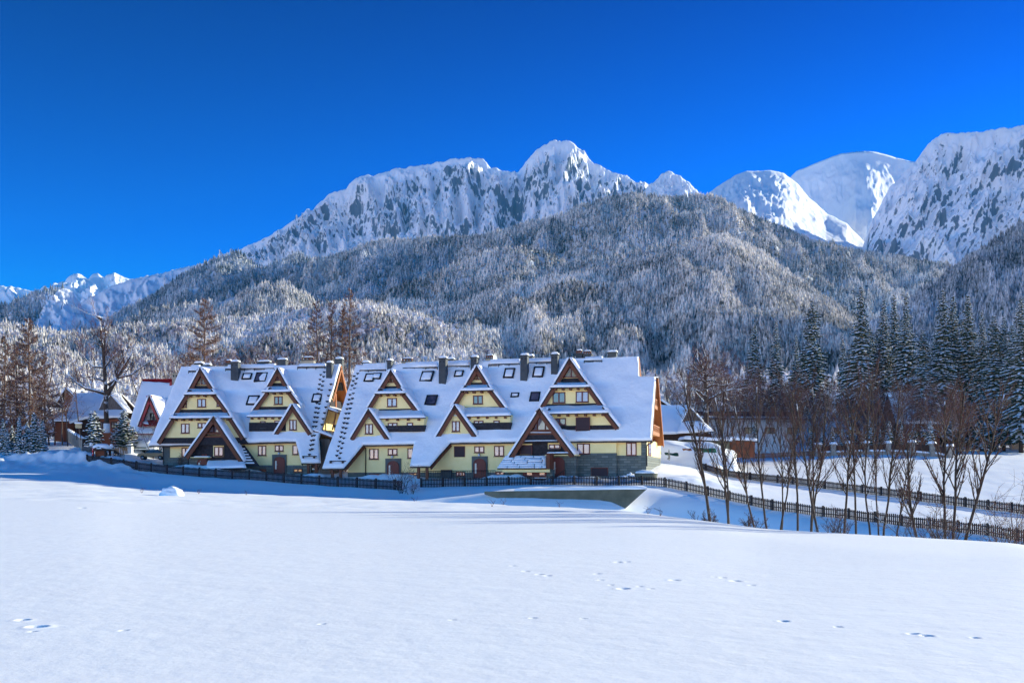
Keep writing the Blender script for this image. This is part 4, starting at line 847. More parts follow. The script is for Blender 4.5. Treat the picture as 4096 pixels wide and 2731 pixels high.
b = MB(); p = H.Rf(r2(248, 1232))+H.up*.5; b.box((p.x-1.1, p.y-.05, p.z-.05), (p.x+1.1, p.y+.25, p.z+.05)); b.box((p.x-.9, p.y-.5, p.z-.3), (p.x-.8, p.y+.1, p.z)); b.box((p.x+.8, p.y-.5, p.z-.3), (p.x+.9, p.y+.1, p.z)); H.part(b, 'snow_rail', 'shingle')
# aerial and dish behind the ridge
def aerial(H, fn, x0, x1, y, pole_x, ybot, v):
    a = H.U(fn(x0, y+4), v); c = H.U(fn(x1, y-2), v); p = H.U(fn(pole_x, y), v); q = H.U(fn(pole_x, ybot), v); b = MB(); b.tube([a, c], [.03, .03], 4); b.tube([p, q-Vector((0, 0, 3))], [.04, .04], 5)
    for t, h in ((.02,.25),(.3,.3),(.55,.35),(.7,.5),(.85,.55),(.98,.6)): m = a.lerp(c, t); b.tube([m+Vector((-h*.3, -h*.5, h)), m, m+Vector((h*.4, h*.5, -h))], [.025]*3, 4)
    return b
b = aerial(H, r2, 1765, 1940, 18, 1880, 150, H.vr+2); H.part(b, 'aerial', 'grey_metal')
def dish(H, fn, x, y, v, r, m='grey_metal'):
    p = H.U(fn(x, y), v); b = MB(); vs = []; fs = []
    for i in range(5):
        for j in range(14):
            t = 2*math.pi*j/14; rr_ = r*i/4; vs.append(p+Vector((rr_*math.cos(t)*.5, rr_*math.cos(t)*.85-(rr_*rr_/r)*.4, rr_*math.sin(t))))
    for i in range(4):
        for j in range(14): fs.append((i*14+j, i*14+(j+1) % 14, (i+1)*14+(j+1) % 14, (i+1)*14+j))
    b.add(vs, fs, 0, True); b.tube([p, p+Vector((0, -r*.9, -r*.2))], [.03, .05], 4); b.tube([p, p+Vector((0, .3, -1.6))], [.04, .04], 5); H.part(b, 'satellite_dish', m)
dish(H, r2, 1908, 132, H.vr+1.8, .75)
# ================================================================ LEFT HOUSE (two units)
G = House('guest_house', (-26.4, 138.2), 7.0, -.7, 4.85, 1.26, 8.7,
    label='shorter yellow guest house with two dormer stacks, beside the parked green car', cat='guest house')
for o_ in (H.root, G.root): o_['group'] = 'yellow guest houses with steep snowy roofs'
mr = [r1(430,245), r1(95,1050), r1(530,1038), r1(1005,1022), r1(1630,1005), r1(1690,1230), r1(1893,1230), r1(1876,985), r1(2105,190)]
G.main_roof(mr, dict(ridge=[0, 8], pts=[(0, 0)]*3), seed=41) if False else None
P_ = [G.Rf(p) for p in mr]; uL = P_[0].x; uR = P_[8].x
G.main_roof(mr, dict(ridge=[0, 8], pts=[(uL, G.vr), (uR, G.vr), (uR, G.ve), (uL, G.ve)]), seed=41)
ua = G.U(r1(247, 1200), 0).x; ub = G.U(r1(1690, 1200), 0).x; uE = uR-1.7; s1 = G.U(r1(1300, 1250), 0).z; s0 = G.U(r1(400, 1170), 0).z; um = G.U(r1(900, 1200), 0).x
b = MB(); b.box((um, 0, s1), (uE, 17, 5.2)); G.part(b, 'wall', 'plaster'); b = MB(); b.box((um+.001, -.05, -2.5), (uE+.03, 16.9, s1-.003)); G.part(b, 'stone_base', 'stone')
b = MB(); b.box((ua+.6, .002, s0), (um-.002, 16.95, 5.2)); G.part(b, 'wall', 'plaster'); b = MB(); b.box((ua+.03, -.05, -1), (um-.003, 16.9, s0-.003)); G.part(b, 'stone_base', 'stone')
b = MB(); b.box((ua, -.06, s0+.003), (ua+.95, .9, 4.9)); G.part(b, 'pilaster', 'stone_plain')
b = MB(); b.extrude([Vector((uL+2.2, .3, 5)), Vector((uL+2.2, 2*G.vr-.3, 5)), Vector((uL+2.2, G.vr, G.wr-1))], (.3, 0, 0)); G.part(b, 'wall', 'plaster')
# right gable end
b = MB(); b.extrude([Vector((uE, .3, 5.1)), Vector((uE, 2*G.vr-.3, 5.1)), Vector((uE, G.vr, G.wr-.7))], (-.3, 0, 0)); G.part(b, 'wall', 'plaster')
def zE(y): return G.U(r1(2080, y), 6).z
za, zbn = zE(560), zE(648)
wr_ = lambda z: (G.vroof(z)+.5)
b = MB(); b.box((uE+.02, wr_(za)+.2, zbn), (uE+.9, 2*G.vr-wr_(za)-.2, za)); G.part(b, 'balcony_front', 'shingle')
b = MB(); b.box((uE+.9, 8.4, zbn+.2), (uE+1.0, 8.9, za+1.0)); G.part(b, 'post', 'wood_orange')
zc = zE(715); v0 = G.vroof(zc)
q = [Vector((uE+3.0, v0, zc)), Vector((uE+3.0, 2*G.vr-v0, zc)), Vector((uE+.3, 2*G.vr-v0-.6, zbn+.05)), Vector((uE+.3, v0+.6, zbn+.05))]
up = (q[1]-q[0]).cross(q[2]-q[1]); up = up if up.z > 0 else -up; b = MB(); b.extrude(q, -up.normalized()*.15); o = G.part(b, 'roof', 'wood_brown'); snow_slab('snow', q, up, .35, o, cell=.8, amp=.1)
zd, ze_ = zE(900), zE(985); v1 = G.vroof(ze_)
b = MB(); b.box((uE+2.2, v0+.8, zE(900)), (uE+2.5, 2*G.vr-v0-.8, zE(838))); G.part(b, 'balcony_front', 'shingle')
b = MB(); b.beam((uE+2.7, v0+.2, zc-.1), (uE+2.7, v0-1.6, zd), (.15, 0, 0), (0, .35, 0)); b.beam((uE+2.7, 2*G.vr-v0-.2, zc-.1), (uE+2.7, 2*G.vr-v0+1.6, zd), (.15, 0, 0), (0, .35, 0)); G.part(b, 'bargeboard', 'wood_orange')
b = MB(); b.box((uE+2.4, 8.3, zd), (uE+2.6, 8.8, zc-.2)); G.part(b, 'post', 'wood_orange')
q = [Vector((uE+3.4, -.3, ze_)), Vector((uE+3.4, 2*G.vr+.3, ze_)), Vector((uE+.2, 2*G.vr, zd)), Vector((uE+.2, 0, zd))]
up = (q[1]-q[0]).cross(q[2]-q[1]); up = up if up.z > 0 else -up; b = MB(); b.extrude(q, -up.normalized()*.15); o = G.part(b, 'roof', 'wood_brown'); snow_slab('snow', q, up, .35, o, cell=.8, amp=.12)
b = MB(); b.box((uE+.05, .4, -1), (uE+2.6, 17, ze_-.1)); G.part(b, 'wall', 'wood_grey')
up2 = Vector((0, G.T, 1)).normalized(); b = MB(); b.beam(Vector((uR+.06, 2*G.vr-G.ve, G.we))-up2*.3, Vector((uR+.06, G.vr, G.wr))-up2*.3, (.1, 0, 0), up2*.5)
b.beam(Vector((uR+.06, G.vr, G.wr))-G.up*.35, Vector((uR+.06, 4.4, G.we+(5.1)*G.T))-G.up*.35, (.1, 0, 0), G.up*.4); G.part(b, 'bargeboard', 'wood_orange')
# stacks
D1 = dict(top=((625,228),(505,460),(768,455),420,458,[(578,415),(712,412),(645,300)]), mid=((470,515),(345,720),(785,505),(925,695),668,712),
    sk1=((505,460),(768,455),(455,512),(800,504)), midwin=[(600,557,690,645),(802,560,853,637,1)])
D2 = dict(top=((1435,230),(1322,432),(1545,428),392,430,[(1405,370),(1480,370),(1440,300)]), mid=((1310,490),(1168,685),(1570,478),(1690,640),638,680),
    sk1=((1322,432),(1545,428),(1270,487),(1582,475)), midwin=[(1403,531,1491,617,2,'pane_dark')])
vt, vm = unit(G, r1, D1, 51)
G.triwin(r1, [(442,652), (489,652), (489,572)], vm+.42, ())
vl, wl = G.trap_gable(r1, (320,772), (172,1012), (950,745), (1093,965), 962, 1008, seed=53)
G.skirt(r1, (345,720), (925,695), (302,765), (965,745), vm, vl, 8, seed=54)
G.window(r1, 430, 815, 518, 917, wl); G.window(r1, 603, 808, 690, 860, wl)
vt, vm = unit(G, r1, D2, 61)
vl2 = G.box_dormer(r1, 1150, 752, 1520, 850, ywall=802, off=1.0)
G.skirt(r1, (1168,685), (1600,660), (1115,748), (1500,735), vm, vl2, 5, seed=64)
G.window(r1, 1257, 790, 1312, 862, vl2-.02, 1); G.window(r1, 1405, 783, 1470, 842, vl2-.02, 1)
G.tri_dormer(r1, (1590,610), (1388,942), (1795,918), 930, (1562,776,1638,884), seed=62)
# entry gable
vg = -3.0
A, l, r, pb = entry(G, r1, (765,735), (465,1160), (1082,1212), vg, 70)
b = MB(); b.extrude(pb(735, 905, vg+1.3, .6), (0, .3, 0)); G.part(b, 'wall', 'plaster')
G.triwin(r1, [(700,912), (862,912), (782,800)], vg+1.24, (.45,))
for y0, y1 in ((913, 930), (943, 960)):
    q = pb(y0, y1, vg+.25, .5); b = MB(); b.extrude(q, (0, .18, 0)); G.part(b, 'balcony_beam', 'wood_brown')
b = MB(); b.extrude(pb(960, 1040, vg+.35, .5), (0, 1.2, 0)); G.part(b, 'parapet', 'shingle')
b = MB(); b.extrude(pb(1040, 1165, vg+.9, .5), (0, 1.2, 0)); G.part(b, 'parapet', 'shingle')
q = [G.U(r1(700, 1165), vg+.9), G.U(r1(1075, 1165), vg+.9), G.U(r1(1075, 1235), vg+.9), G.U(r1(690, 1235), vg+.9)]; b = MB(); b.extrude(q, (0, 1.2, 0)); G.part(b, 'parapet', 'shingle')
u0, w0, u1, w1 = G.rectw(r1, 765, 1045, 876, 1162, vg+.86); b = MB(); b.box((u0, vg+.84, w0), (u1, vg+.89, w1)); G.part(b, 'wall', 'plaster'); G.window(r1, 776, 1058, 872, 1155, vg+.8)
uc0 = G.U(r1(500, 1200), vg+.9).x; uc1 = G.U(r1(1090, 1200), vg+.9).x; zt = G.U(r1(600, 1172), vg+.9).z
b = MB(); b.box((uc0, vg+.92, -1.5), (uc1, 0, zt)); G.part(b, 'stone_base', 'stone')
b = MB(); a0 = G.U(r1(525, 1165), vg); a1 = G.U(r1(718, 1165), vg); b.box((a0.x, vg, a0.z-.1), (a1.x, vg+.9, a0.z)); o = G.part(b, 'canopy', 'plaster'); snow_slab('snow', [(a0.x+.5, vg, a0.z), (a1.x, vg, a0.z), (a1.x, vg+.9, a0.z), (a0.x+.5, vg+.9, a0.z)], (0, 0, 1), .12, o, cell=1)
G.door(r1, 606, 1187, 704, 1290, vg+.9)
q = [G.U(r1(690, 1282), vg-1.6), G.U(r1(1112, 1278), vg-1.6), G.U(r1(1085, 1212), vg+.8), G.U(r1(712, 1206), vg+.8)]; zz = (q[0].z+q[1].z)/2; q[0].z = q[1].z = zz; zz = (q[2].z+q[3].z)/2; q[2].z = q[3].z = zz
up = (q[1]-q[0]).cross(q[2]-q[1]).normalized(); b = MB(); b.extrude(q, -up*.18); o = G.part(b, 'porch_roof', 'shingle'); snow_slab('snow', q, up, .25, o, cell=.6, amp=.12)
# dark shingled strip right of the entry gable
q = [G.U(r1(1010, 1040), -.6), G.U(r1(1095, 1042), -.6), G.U(r1(1248, 1252), vg), G.U(r1(1100, 1252), vg)]
b = MB(); b.extrude(q, (0, .15, -.1)); o = G.part(b, 'roof', 'shingle')
for i in range(6):
    t = .15+i*.14; a = q[0].lerp(q[3], t); c = q[1].lerp(q[2], t); c = a.lerp(c, .75); a2 = q[0].lerp(q[3], t+.06); c2 = a2.lerp(q[1].lerp(q[2], t+.06), .75)
    snow_slab('snow', [a2, c2, c, a], (0, -1, .8), .07, o, cell=1, amp=.02, inset=.05)
G.window(r1, 435, 1068, 520, 1162, 0)
G.window(r1, 1233, 1045, 1320, 1150, 0); G.window(r1, 1410, 1041, 1501, 1105, 0); G.window(r1, 1594, 1040, 1655, 1140, 0, 1)
G.window(r1, 1605, 1287, 1697, 1325, -.05, kind='pane_dark'); G.window(r1, 1250, 1292, 1322, 1318, -.05, kind='pane_dark')
G.door(r1, 1407, 1165, 1516, 1325, -.06, (1384,1139,1532,1330)); G.lamp(r1, 1457, 1124, 0)
u0, w0, u1, w1 = G.rectw(r1, 1800, 1283, 1825, 1298, -.05); b = MB(); b.box((u0, -.12, w0), (u1, -.05, w1)); G.part(b, 'vent', 'grey_metal')
for x in (1759, 1842): G.post(r1, x, 1235, 1335, -3.0)
G.pipe(r1, [(505, 1282, -2.2), (507, 1185, -2.2), (530, 1168, -2.2)], 0); G.pipe(r1, [(243, 1058, -.2), (243, 1245, -.2)], 0); G.pipe(r1, [(1885, 995, -.3), (1890, 1235, -.2), (1860, 1300, -.1)], 0)
G.gutter(P_[1], P_[2]); G.gutter(P_[3], P_[4]); G.gutter(P_[5], P_[6])
p, q = P_[4], P_[5]; d = (q-p).normalized(); b = MB(); b.beam(p-G.up*.35, q-G.up*.35, G.up.cross(d)*.1, G.up*.3); G.part(b, 'bargeboard', 'shingle')
for q in ((1092,317,1163,370,0),(1232,310,1314,397,1),(1150,550,1228,638,0),(1824,532,1892,608,0)): G.skylight(r1, *q[:4], dark=q[4])
for q in ((905,272,1410,262),(1655,255,1945,242),(520,292,610,290)): G.rail(r1, *q)
G.chimney(r1, 948, 178, 1025, 405); G.chimney(r1, 1945, 188, 2003, 390)
G.chimney(r1, 565, 192, 645, 260, behind=True); G.chimney(r1, 888, 190, 950, 225, behind=True, cap='pot'); G.chimney(r1, 1225, 178, 1345, 215, behind=True); G.chimney(r1, 1436, 155, 1522, 225, behind=True)
G.chimney(r1, 1683, 158, 1815, 200, behind=True, buff=True); G.chimney(r1, 2040, 148, 2112, 200, behind=True); G.chimney(r1, 650, 210, 728, 240, behind=True)
gp = []
for i in range(18):
    t = i/17; gp += [(1935-t*125, 300+t*800), (1898-t*118, 328+t*830)]
G.guards(r1, gp)
gp = [(2005-t*95, 425+t*420) for t in [i/7 for i in range(8)]]
G.guards(r1, gp)
b = MB(); p = G.Rf(r1(1778, 1180))+G.up*.5; b.box((p.x-1.0, p.y-.05, p.z-.05), (p.x+1.0, p.y+.25, p.z+.05)); b.box((p.x-.8, p.y-.5, p.z-.3), (p.x-.7, p.y+.1, p.z)); b.box((p.x+.7, p.y-.5, p.z-.3), (p.x+.8, p.y+.1, p.z)); G.part(b, 'snow_rail', 'shingle')
# ================================================================ trees
RT = random.Random(11)
def rv(r, a=1): return Vector((r.uniform(-a, a), r.uniform(-a, a), r.uniform(-a, a)))
def grow(mb, p, d, L, r0, depth, rnd, kids, wob=.18, up=.06, sides=(6, 4, 3, 3), ratio=.5, spread=.8, r_end=.35, lo=.25, twig_min=.012, tw=None):
    """a limb and, recursively, its branches; kids = number of children per depth"""
    n = max(3, int(5-depth+L*.25)) if depth < 2 else 3
    pts = [p.copy()]; rad = [r0]; dd = d.normalized()
    for i in range(n):
        dd = (dd+rv(rnd, wob)+Vector((0, 0, up))).normalized(); pts.append(pts[-1]+dd*L/n); rad.append(max(r0*(1-(1-r_end)*(i+1)/n), twig_min*.6))
    tgt = tw if (tw is not None and depth >= tw[0]) else mb
    (tw[1] if (tw and depth >= tw[0]) else mb).tube(pts, rad, sides[min(depth, 3)], cap=depth < 1)
    if depth >= len(kids): return
    for k in range(kids[depth]):
        t = lo+(1-lo)*(k+rnd.random())/kids[depth]; q = t*n; i = min(int(q), n-1); base = pts[i].lerp(pts[i+1], q-i); ax = (pts[i+1]-pts[i]).normalized()
        side = ax.cross(rv(rnd)).normalized(); nd = (ax*(1-spread*.55)+side*spread+Vector((0, 0, up*2))).normalized()
        grow(mb, base, nd, L*ratio*(1.15-t*.65)*rnd.uniform(.7, 1.2), max(rad[i]*.55, twig_min), depth+1, rnd, kids, wob, up, sides, ratio, spread, r_end, .15, twig_min, tw)
def bare_tree(name, base, stems, label, cat='tree', group=None, bark='bark', twig='twig', seed=0, kids=(16, 7, 4), tw=.013, **kw):
    """stems = list of (offset, direction, length, radius)"""
    rnd = random.Random(seed); root = empty(name, base, label=label, cat=cat, group=group); tr = MB(); cr = MB()
    for off, d, L, r in stems: grow(tr, Vector(off), Vector(d), L, r, 0, rnd, kids, twig_min=tw, tw=(2, cr), **kw)
    tr.build('trunk', bark, root, fix=False); cr.build('crown', twig, root, fix=False); return root
def larch(name, base, H, label, seed=0, spread=.2, low=.12, n=70, group=None, twigs=5, r0=.02, bare=.0, snowy=False):
    rnd = random.Random(seed); root = empty(name, base, label=label, cat='larch', group=group); tr = MB(); cr = MB()
    lean = rnd.uniform(-.02, .02); pts = [Vector((lean*H*t*t, 0, H*t-.6)) for t in [i/10 for i in range(11)]]; tr.tube(pts, [H*r0*(1-t*.93/10) if False else H*.012*(1-.93*t/10)+.02 for t in range(11)], 7)
    for k in range(n):
        t = low+(1-low)*(k/n)**.9; z = H*t; a = rnd.uniform(0, 6.28); L = H*spread*(1-t)**.75*rnd.uniform(.55, 1.1)+.35
        p = Vector((lean*H*t*t, 0, z-.6)); d = Vector((math.cos(a), math.sin(a), -.12+t*.5)); q = [p]; m = 4
        for i in range(m): d = (d+rv(rnd, .08)+Vector((0, 0, -.05 if i < 2 else .22))).normalized(); q.append(q[-1]+d*L/m)
        rb = max(.018, L*.013); tr.tube(q, [rb, rb*.9, rb*.7, rb*.5, rb*.3], 4, cap=False)
        for j in range(int(twigs*2.2*(1+L*.8))):
            u = rnd.uniform(.15, 1)*m; i = min(int(u), m-1); b0 = q[i].lerp(q[i+1], u-i); dd = (rv(rnd, 1)+Vector((0, 0, -.55)) + d*.6).normalized(); l = rnd.uniform(.25, .8)*(.5+L*.16)
            cr.tube([b0, b0+dd*l*.5+Vector((0, 0, -.03)), b0+dd*l+Vector((0, 0, .06))], [.03, .026, .018], 3, cap=False)
    tr.build('trunk', 'bark_pale' if snowy else 'bark', root, fix=False); cr.build('crown', 'larch_twig', root, fix=False); return root
def spruce_mesh(name, H, wid, seed, bot=.08, lay=.55, snow=.55, droop=.35, dens=1.0, narrow=.85):
    """trunk and crown meshes of one spruce, base at the origin"""
    rnd = random.Random(seed); tr = MB(); tr.tube([Vector((0, 0, -.8)), Vector((0, 0, H*.4)), Vector((0, 0, H*.98))], [H*.014, H*.01, .03], 7)
    cr = MB(); z = H*bot; 
    irr = [rnd.uniform(.75, 1.12) for _ in range(12)]
    while z < H*.985:
        t = (z-H*bot)/(H*(1-bot)); R_ = wid*(1-t)**narrow*(.55+.45*min(1, t*6+.3))+.18; R_ *= .82+.5*noise.noise(Vector((z*.35, seed, 1))); nb = max(4, int((4.5+R_*1.9)*dens)); a0 = rnd.uniform(0, 6.28)
        for k in range(nb):
            a = a0+6.283*k/nb+rnd.uniform(-.25, .25); L = R_*rnd.uniform(.55, 1.25)*irr[int((a % 6.283)/6.283*11.9)]
            ca, sa = math.cos(a), math.sin(a); dirv = Vector((ca, sa, 0)); sidev = Vector((-sa, ca, 0)); zz = z+rnd.uniform(-.25, .25)*lay
            dr = droop*rnd.uniform(.7, 1.4)*(1-t*.7); m = max(2, int(L/.42)); 
            for i in range(m):
                s = (i+.5+rnd.uniform(-.3, .3))/m; rr = L*s; p = Vector((0, 0, zz))+dirv*rr+Vector((0, 0, -dr*rr*(.6+.4*s)+.12*s*L*t))
                sz = rnd.uniform(.24, .55)*(.6+H/60)*(.3+.7*min(1, R_/(wid*.45)))*(1.15-.35*s); w = sidev*sz*rnd.uniform(.8, 1.3)*(1.1-.5*s); f = dirv*sz*1.2+Vector((0, 0, -dr*sz)); dn = Vector((0, 0, -sz*rnd.uniform(.5, 1.0)))
                j = rv(rnd, .12)
                cr.add([p-w-f*.4+j, p+w-f*.4, p+f+j, p-w*.9+dn*1.0+j, p+w*.8+dn*.9, p+f*.6+dn*.6], [(0,1,2),(0,2,5,3),(1,4,5,2)], 0)
                if rnd.random() < snow*(1.15-.3*s):
                    u = Vector((0, 0, .07+sz*.10)); g = rnd.uniform(.8, 1.3); o = rv(rnd, .05)
                    A = [p-w*g-f*.3+o+u*.3, p+w*g-f*.3+o+u*.3, p+w*.5*g+f*.75+o+u*.2, p-w*.5*g+f*.75+o+u*.2, p+f*.15+u*1.5]
                    cr.add(A, [(0,1,4),(1,2,4),(2,3,4),(3,0,4),(0,3,2,1)], 1)
        z += lay*(1-.55*t)*rnd.uniform(.85, 1.15)
    a = tr.build('trunk', 'bark', None, fix=False); c = cr.build('crown', ['needles', 'tree_snow'], None, fix=False); return a, c
USED = set()
def place_conifer(parts, name, base, sc_, rz, label, cat='spruce', group=None):
    root = empty(name, base, rz, label=label, cat=cat, group=group); root.scale = (sc_[0], sc_[0], sc_[1])
    for o in parts:
        c = o if o.name not in USED else o.copy()
        if c is o: USED.add(o.name)
        else: C.objects.link(c)
        c.parent = root
    return root
# --- tall spruces on the right
tall = [spruce_mesh('s', 31, 5.8, 21, bot=.10, narrow=.85, snow=1.1), spruce_mesh('s', 31, 5.0, 22, bot=.14, narrow=.75, snow=1.0), spruce_mesh('s', 31, 6.6, 23, bot=.05, narrow=.9, snow=1.15), spruce_mesh('s', 31, 5.6, 24, bot=.08, narrow=.8, snow=1.0)]
SP = [ # image column, top row, distance, base row or None, width factor, label
 (754.5,321,225,'broken-topped dark spruce at the left end of the tall spruce row',1.0),
 (776,318,228,'narrow dark spruce second from the left in the tall spruce row',.72),
 (796,333,232,'low dark spruce between the narrow one and the broad left one',.8),
 (812,297,222,'broad tall spruce standing alone on the left of the spruce group',1.05),
 (842.5,331,215,'slim short spruce in the gap left of the tallest spruce',.55),
 (861,284,190,'tallest spruce with a thin leaning tip, right of the slim one',.95),
 (884,297,193,'dark spruce just right of the tallest one',.8),
 (894,293,199,'spruce with a dense pointed top in the middle cluster',.95),
 (906,292,187,'spruce with sunlit right side in the middle cluster',.95),
 (923,327,178,'shorter wide spruce with snowy hanging boughs in front of the middle cluster',1.25),
 (943,287,182,'twin-topped snowy spruce right of the gap, left of the two',1.0),
 (953,293,186,'twin-topped snowy spruce right of the gap, right of the two',.9),
 (968,292,184,'tall spruce left of the shaggy pair at the right',.95),
 (982,309,180,'spruce with ragged boughs fourth from the right edge',.95),
 (994,313,177,'shaggy snow-laden spruce third from the right edge',1.2),
 (1004,315,180,'shaggy spruce second from the right edge',1.0),
 (1021,296,172,'tall spruce at the right edge of the picture',1.1)]
for i, (px, ty, Y, lab, wf) in enumerate(SP):
    Y += 38; X = (px-CX)*Y/F; z = gz(X, Y); top = (HY-ty)*Y/F; h = (top-z)/31
    place_conifer(tall[(i*3+i//4) % 4], 'spruce', (X, Y, z), (h*wf, h), i*1.3, lab, group='tall snow-dusted spruces beyond the meadow')
for i, (px, ty, Y) in enumerate([(867,318,215),(878,326,220),(934,336,222),(1012,322,212),(1035,310,190),(1052,300,195),(1075,315,200)]):
    Y += 30; X = (px-CX)*Y/F; z = gz(X, Y); top = (HY-ty)*Y/F; h = (top-z)/31
    place_conifer(tall[(i*2+1) % 4], 'spruce', (X, Y, z), (h*1.05, h), i*2.1, 'dark spruce filling the back of the spruce group, mostly hidden by taller ones', group='background spruces behind the tall spruce row')
# --- small snowy firs
small = [spruce_mesh('s', 6, 1.9, 31, bot=.03, lay=.42, snow=1.0, droop=.25, dens=1.3), spruce_mesh('s', 6, 1.6, 32, bot=.03, lay=.4, snow=.95, droop=.3, dens=1.3), spruce_mesh('s', 6, 2.1, 33, bot=.04, lay=.45, snow=.75, droop=.1, dens=1.2), spruce_mesh('s', 6, 2.2, 34, bot=.03, lay=.5, snow=1.6, droop=.3, dens=1.2, narrow=.7), spruce_mesh('s', 6, 2.3, 35, bot=.03, lay=.42, snow=1.3, droop=-.15, dens=1.5, narrow=.8)]
def fir(k, px, ty, Y, wf, lab, grp=None, by=None, name='fir', cat='fir', rz=None):
    X = (px-CX)*Y/F; z = gz(X, Y) if by is None else (HY-by)*Y/F; h = ((HY-ty)*Y/F-z)/6
    return place_conifer(small[k], name, (X, Y, z-.1), (h*wf, h), px if rz is None else rz, lab, cat, grp)
g_ = 'small snowy firs behind the pillared fence'
for i, (px, ty) in enumerate([(832,424),(842,428),(852,420),(863,427),(871,418),(880,428),(889,419),(901,420),(914,423),(930,420),(822,430),(812,425)]):
    fir(i % 3, px, ty, 178+(i % 3)*2, .85, ['small snowy fir right above the fence end pillar' if px == 930 else 'small snow-covered fir standing in the row behind the pillared stone fence', ][0], g_ if px != 930 else g_)
fir(3, 93, 409, 150, 1.25, 'thick fir with heavy snow clumps on its boughs beside the small gatehouse', by=446)
fir(4, 123.5, 410, 153, 1.35, 'loose frosted fir right of the snow-clumped one, behind the gate', by=446)
fir(1, 669, 448, 138, .8, 'tiny fir alone on the snow right of the longest guest house', by=458)
fir(1, 706-14, 420, 175, .55, 'slim snowy fir in front of the long white building', by=437)
fir(0, 714, 424, 172, .6, 'small snowy fir right of the big snow-laden tree', by=438); fir(2, 755, 420, 176, .8, 'bushy snowy fir in front of the long white building, half hidden by bare alders', by=441)
for i, (px, ty, Y, k, wf) in enumerate([(3,418,158,1,.9),(12,424,160,2,.8),(19,416,157,1,.8),(27,420,160,0,.8),(34,412,156,1,1.0),(42,419,155,0,1.05),(-6,420,158,1,1),(7,428,153,0,.8)]):
    fir(k, px, ty, Y, wf, ['young snowy fir at the foot of the big larches by the left edge', 'greener young fir at the right end of the row under the larches'][px == 42], None if px == 42 else 'young firs under the left larches')
# --- larches
def lch(px, ty, Y, lab, seed, by=None, **kw):
    X = (px-CX)*Y/F; z = gz(X, Y) if by is None else (HY-by)*Y/F; return larch('larch', (X, Y, z), (HY-ty)*Y/F-z+.6, lab, seed, **kw)
gl = 'bare larches by the left edge'
lch(30, 318, 168, 'big bare larch with snowy horizontal boughs right of the other left-edge larches', 1, spread=.24, n=120, twigs=9, snowy=True)
for i, (px, ty, Y) in enumerate([(4,335,172),(17,345,176),(45,352,178),(-10,340,170)]): lch(px, ty, Y, 'bare brown larch in the dense group at the left edge', 2+i, spread=.22, n=85, twigs=8, group=gl, snowy=i % 2 == 0)
lch(204.5, 299, 172, 'big bare larch with long level boughs behind the shorter guest house', 11, by=438, spread=.34, low=.45, n=85, twigs=7, snowy=True)
for i, (px, ty, lab) in enumerate([(318,301,'leftmost of the four bare larches behind the gap between the guest houses'), (330,300,'slim larch second from left of the four behind the guest houses'), (341,301,'thin larch third from left of the four behind the guest houses'), (349,288,'tallest larch rightmost of the four behind the guest houses')]):
    lch(px, ty, 176+i, lab, 21+i, by=440, spread=[.2,.10,.08,.23][i], low=.4, n=75, twigs=6, snowy=True)
# --- bare broadleaved trees on the left
def bt(px, Y, by, top, lab, seed, stems=1, lean=0, kids=(14, 7, 4), name='bare_tree', group=None, rad=.02, spreadw=.9, tw=.02, ratio=.5, bark='bark_pale', twig='twig', lo=.3, cat='tree', up=.06, wob=.16, fan=.25):
    X = (px-CX)*Y/F; z = gz(X, Y) if by is None else (HY-by)*Y/F; h = (HY-top)*Y/F-z; rnd = random.Random(seed*7+1)
    S = []
    for i in range(stems):
        q = (i-(stems-1)/2)/max(1, stems-1) if stems > 1 else 0
        S.append(((q*.5*min(stems, 3), rnd.uniform(-.3, .3), -.6), (q*fan*2+lean+rnd.uniform(-.05, .05), rnd.uniform(-.12, .12), 1), h*rnd.uniform(.86, 1.02)/(1 if stems == 1 else 1.0), h*rad*rnd.uniform(.8, 1.1)))
    return bare_tree(name, (X, Y, z), S, lab, cat, group, bark, twig, seed, kids, tw, ratio=ratio, spread=spreadw, lo=lo, up=up, wob=wob)
bt(62, 165, 441, 368, 'thin bare tree left of the dark chalet, left of two', 41, kids=(10, 5, 3), rad=.012, tw=.015); bt(67, 163, 442, 375, 'thin bare tree left of the dark chalet, right of two', 42, kids=(9, 4, 2), rad=.010, tw=.015)
bt(79.5, 172, 438, 372, 'forked bare tree standing in front of the dark chalet', 43, kids=(11, 5, 3), rad=.014, lean=.02)
for i, (px, by, top, Y) in enumerate([(150,420,350,185),(165,418,352,190),(182,418,350,186),(222,418,352,188),(238,416,350,190),(252,415,349,186),(268,415,352,190),(285,415,350,188),(196,418,345,192),(300,415,352,190),(362,415,352,188),(212,418,347,189)]):
    bt(px, Y, by, top, 'bare brown tree rising behind the roof of the shorter guest house', 50+i, stems=2, kids=(10, 6, 4), rad=.012, group='bare trees behind the guest houses', twig='twig')
for i, (px, by, top, Y) in enumerate([(52,442,372,180),(-2,444,345,182),(22,444,350,185),(38,444,362,183)]):
    bt(px, Y, by, top, 'leafless tree among the larches at the left edge', 70+i, stems=2, kids=(12, 6, 4), rad=.013, group='leafless trees among the left larches', twig='larch_twig')
bt(155, 148, 447, 416, 'small snowy shrub between the frosted fir and the shorter guest house', 75, stems=4, kids=(7, 5, 3), rad=.012, cat='shrub', name='shrub', fan=.5, tw=.02)
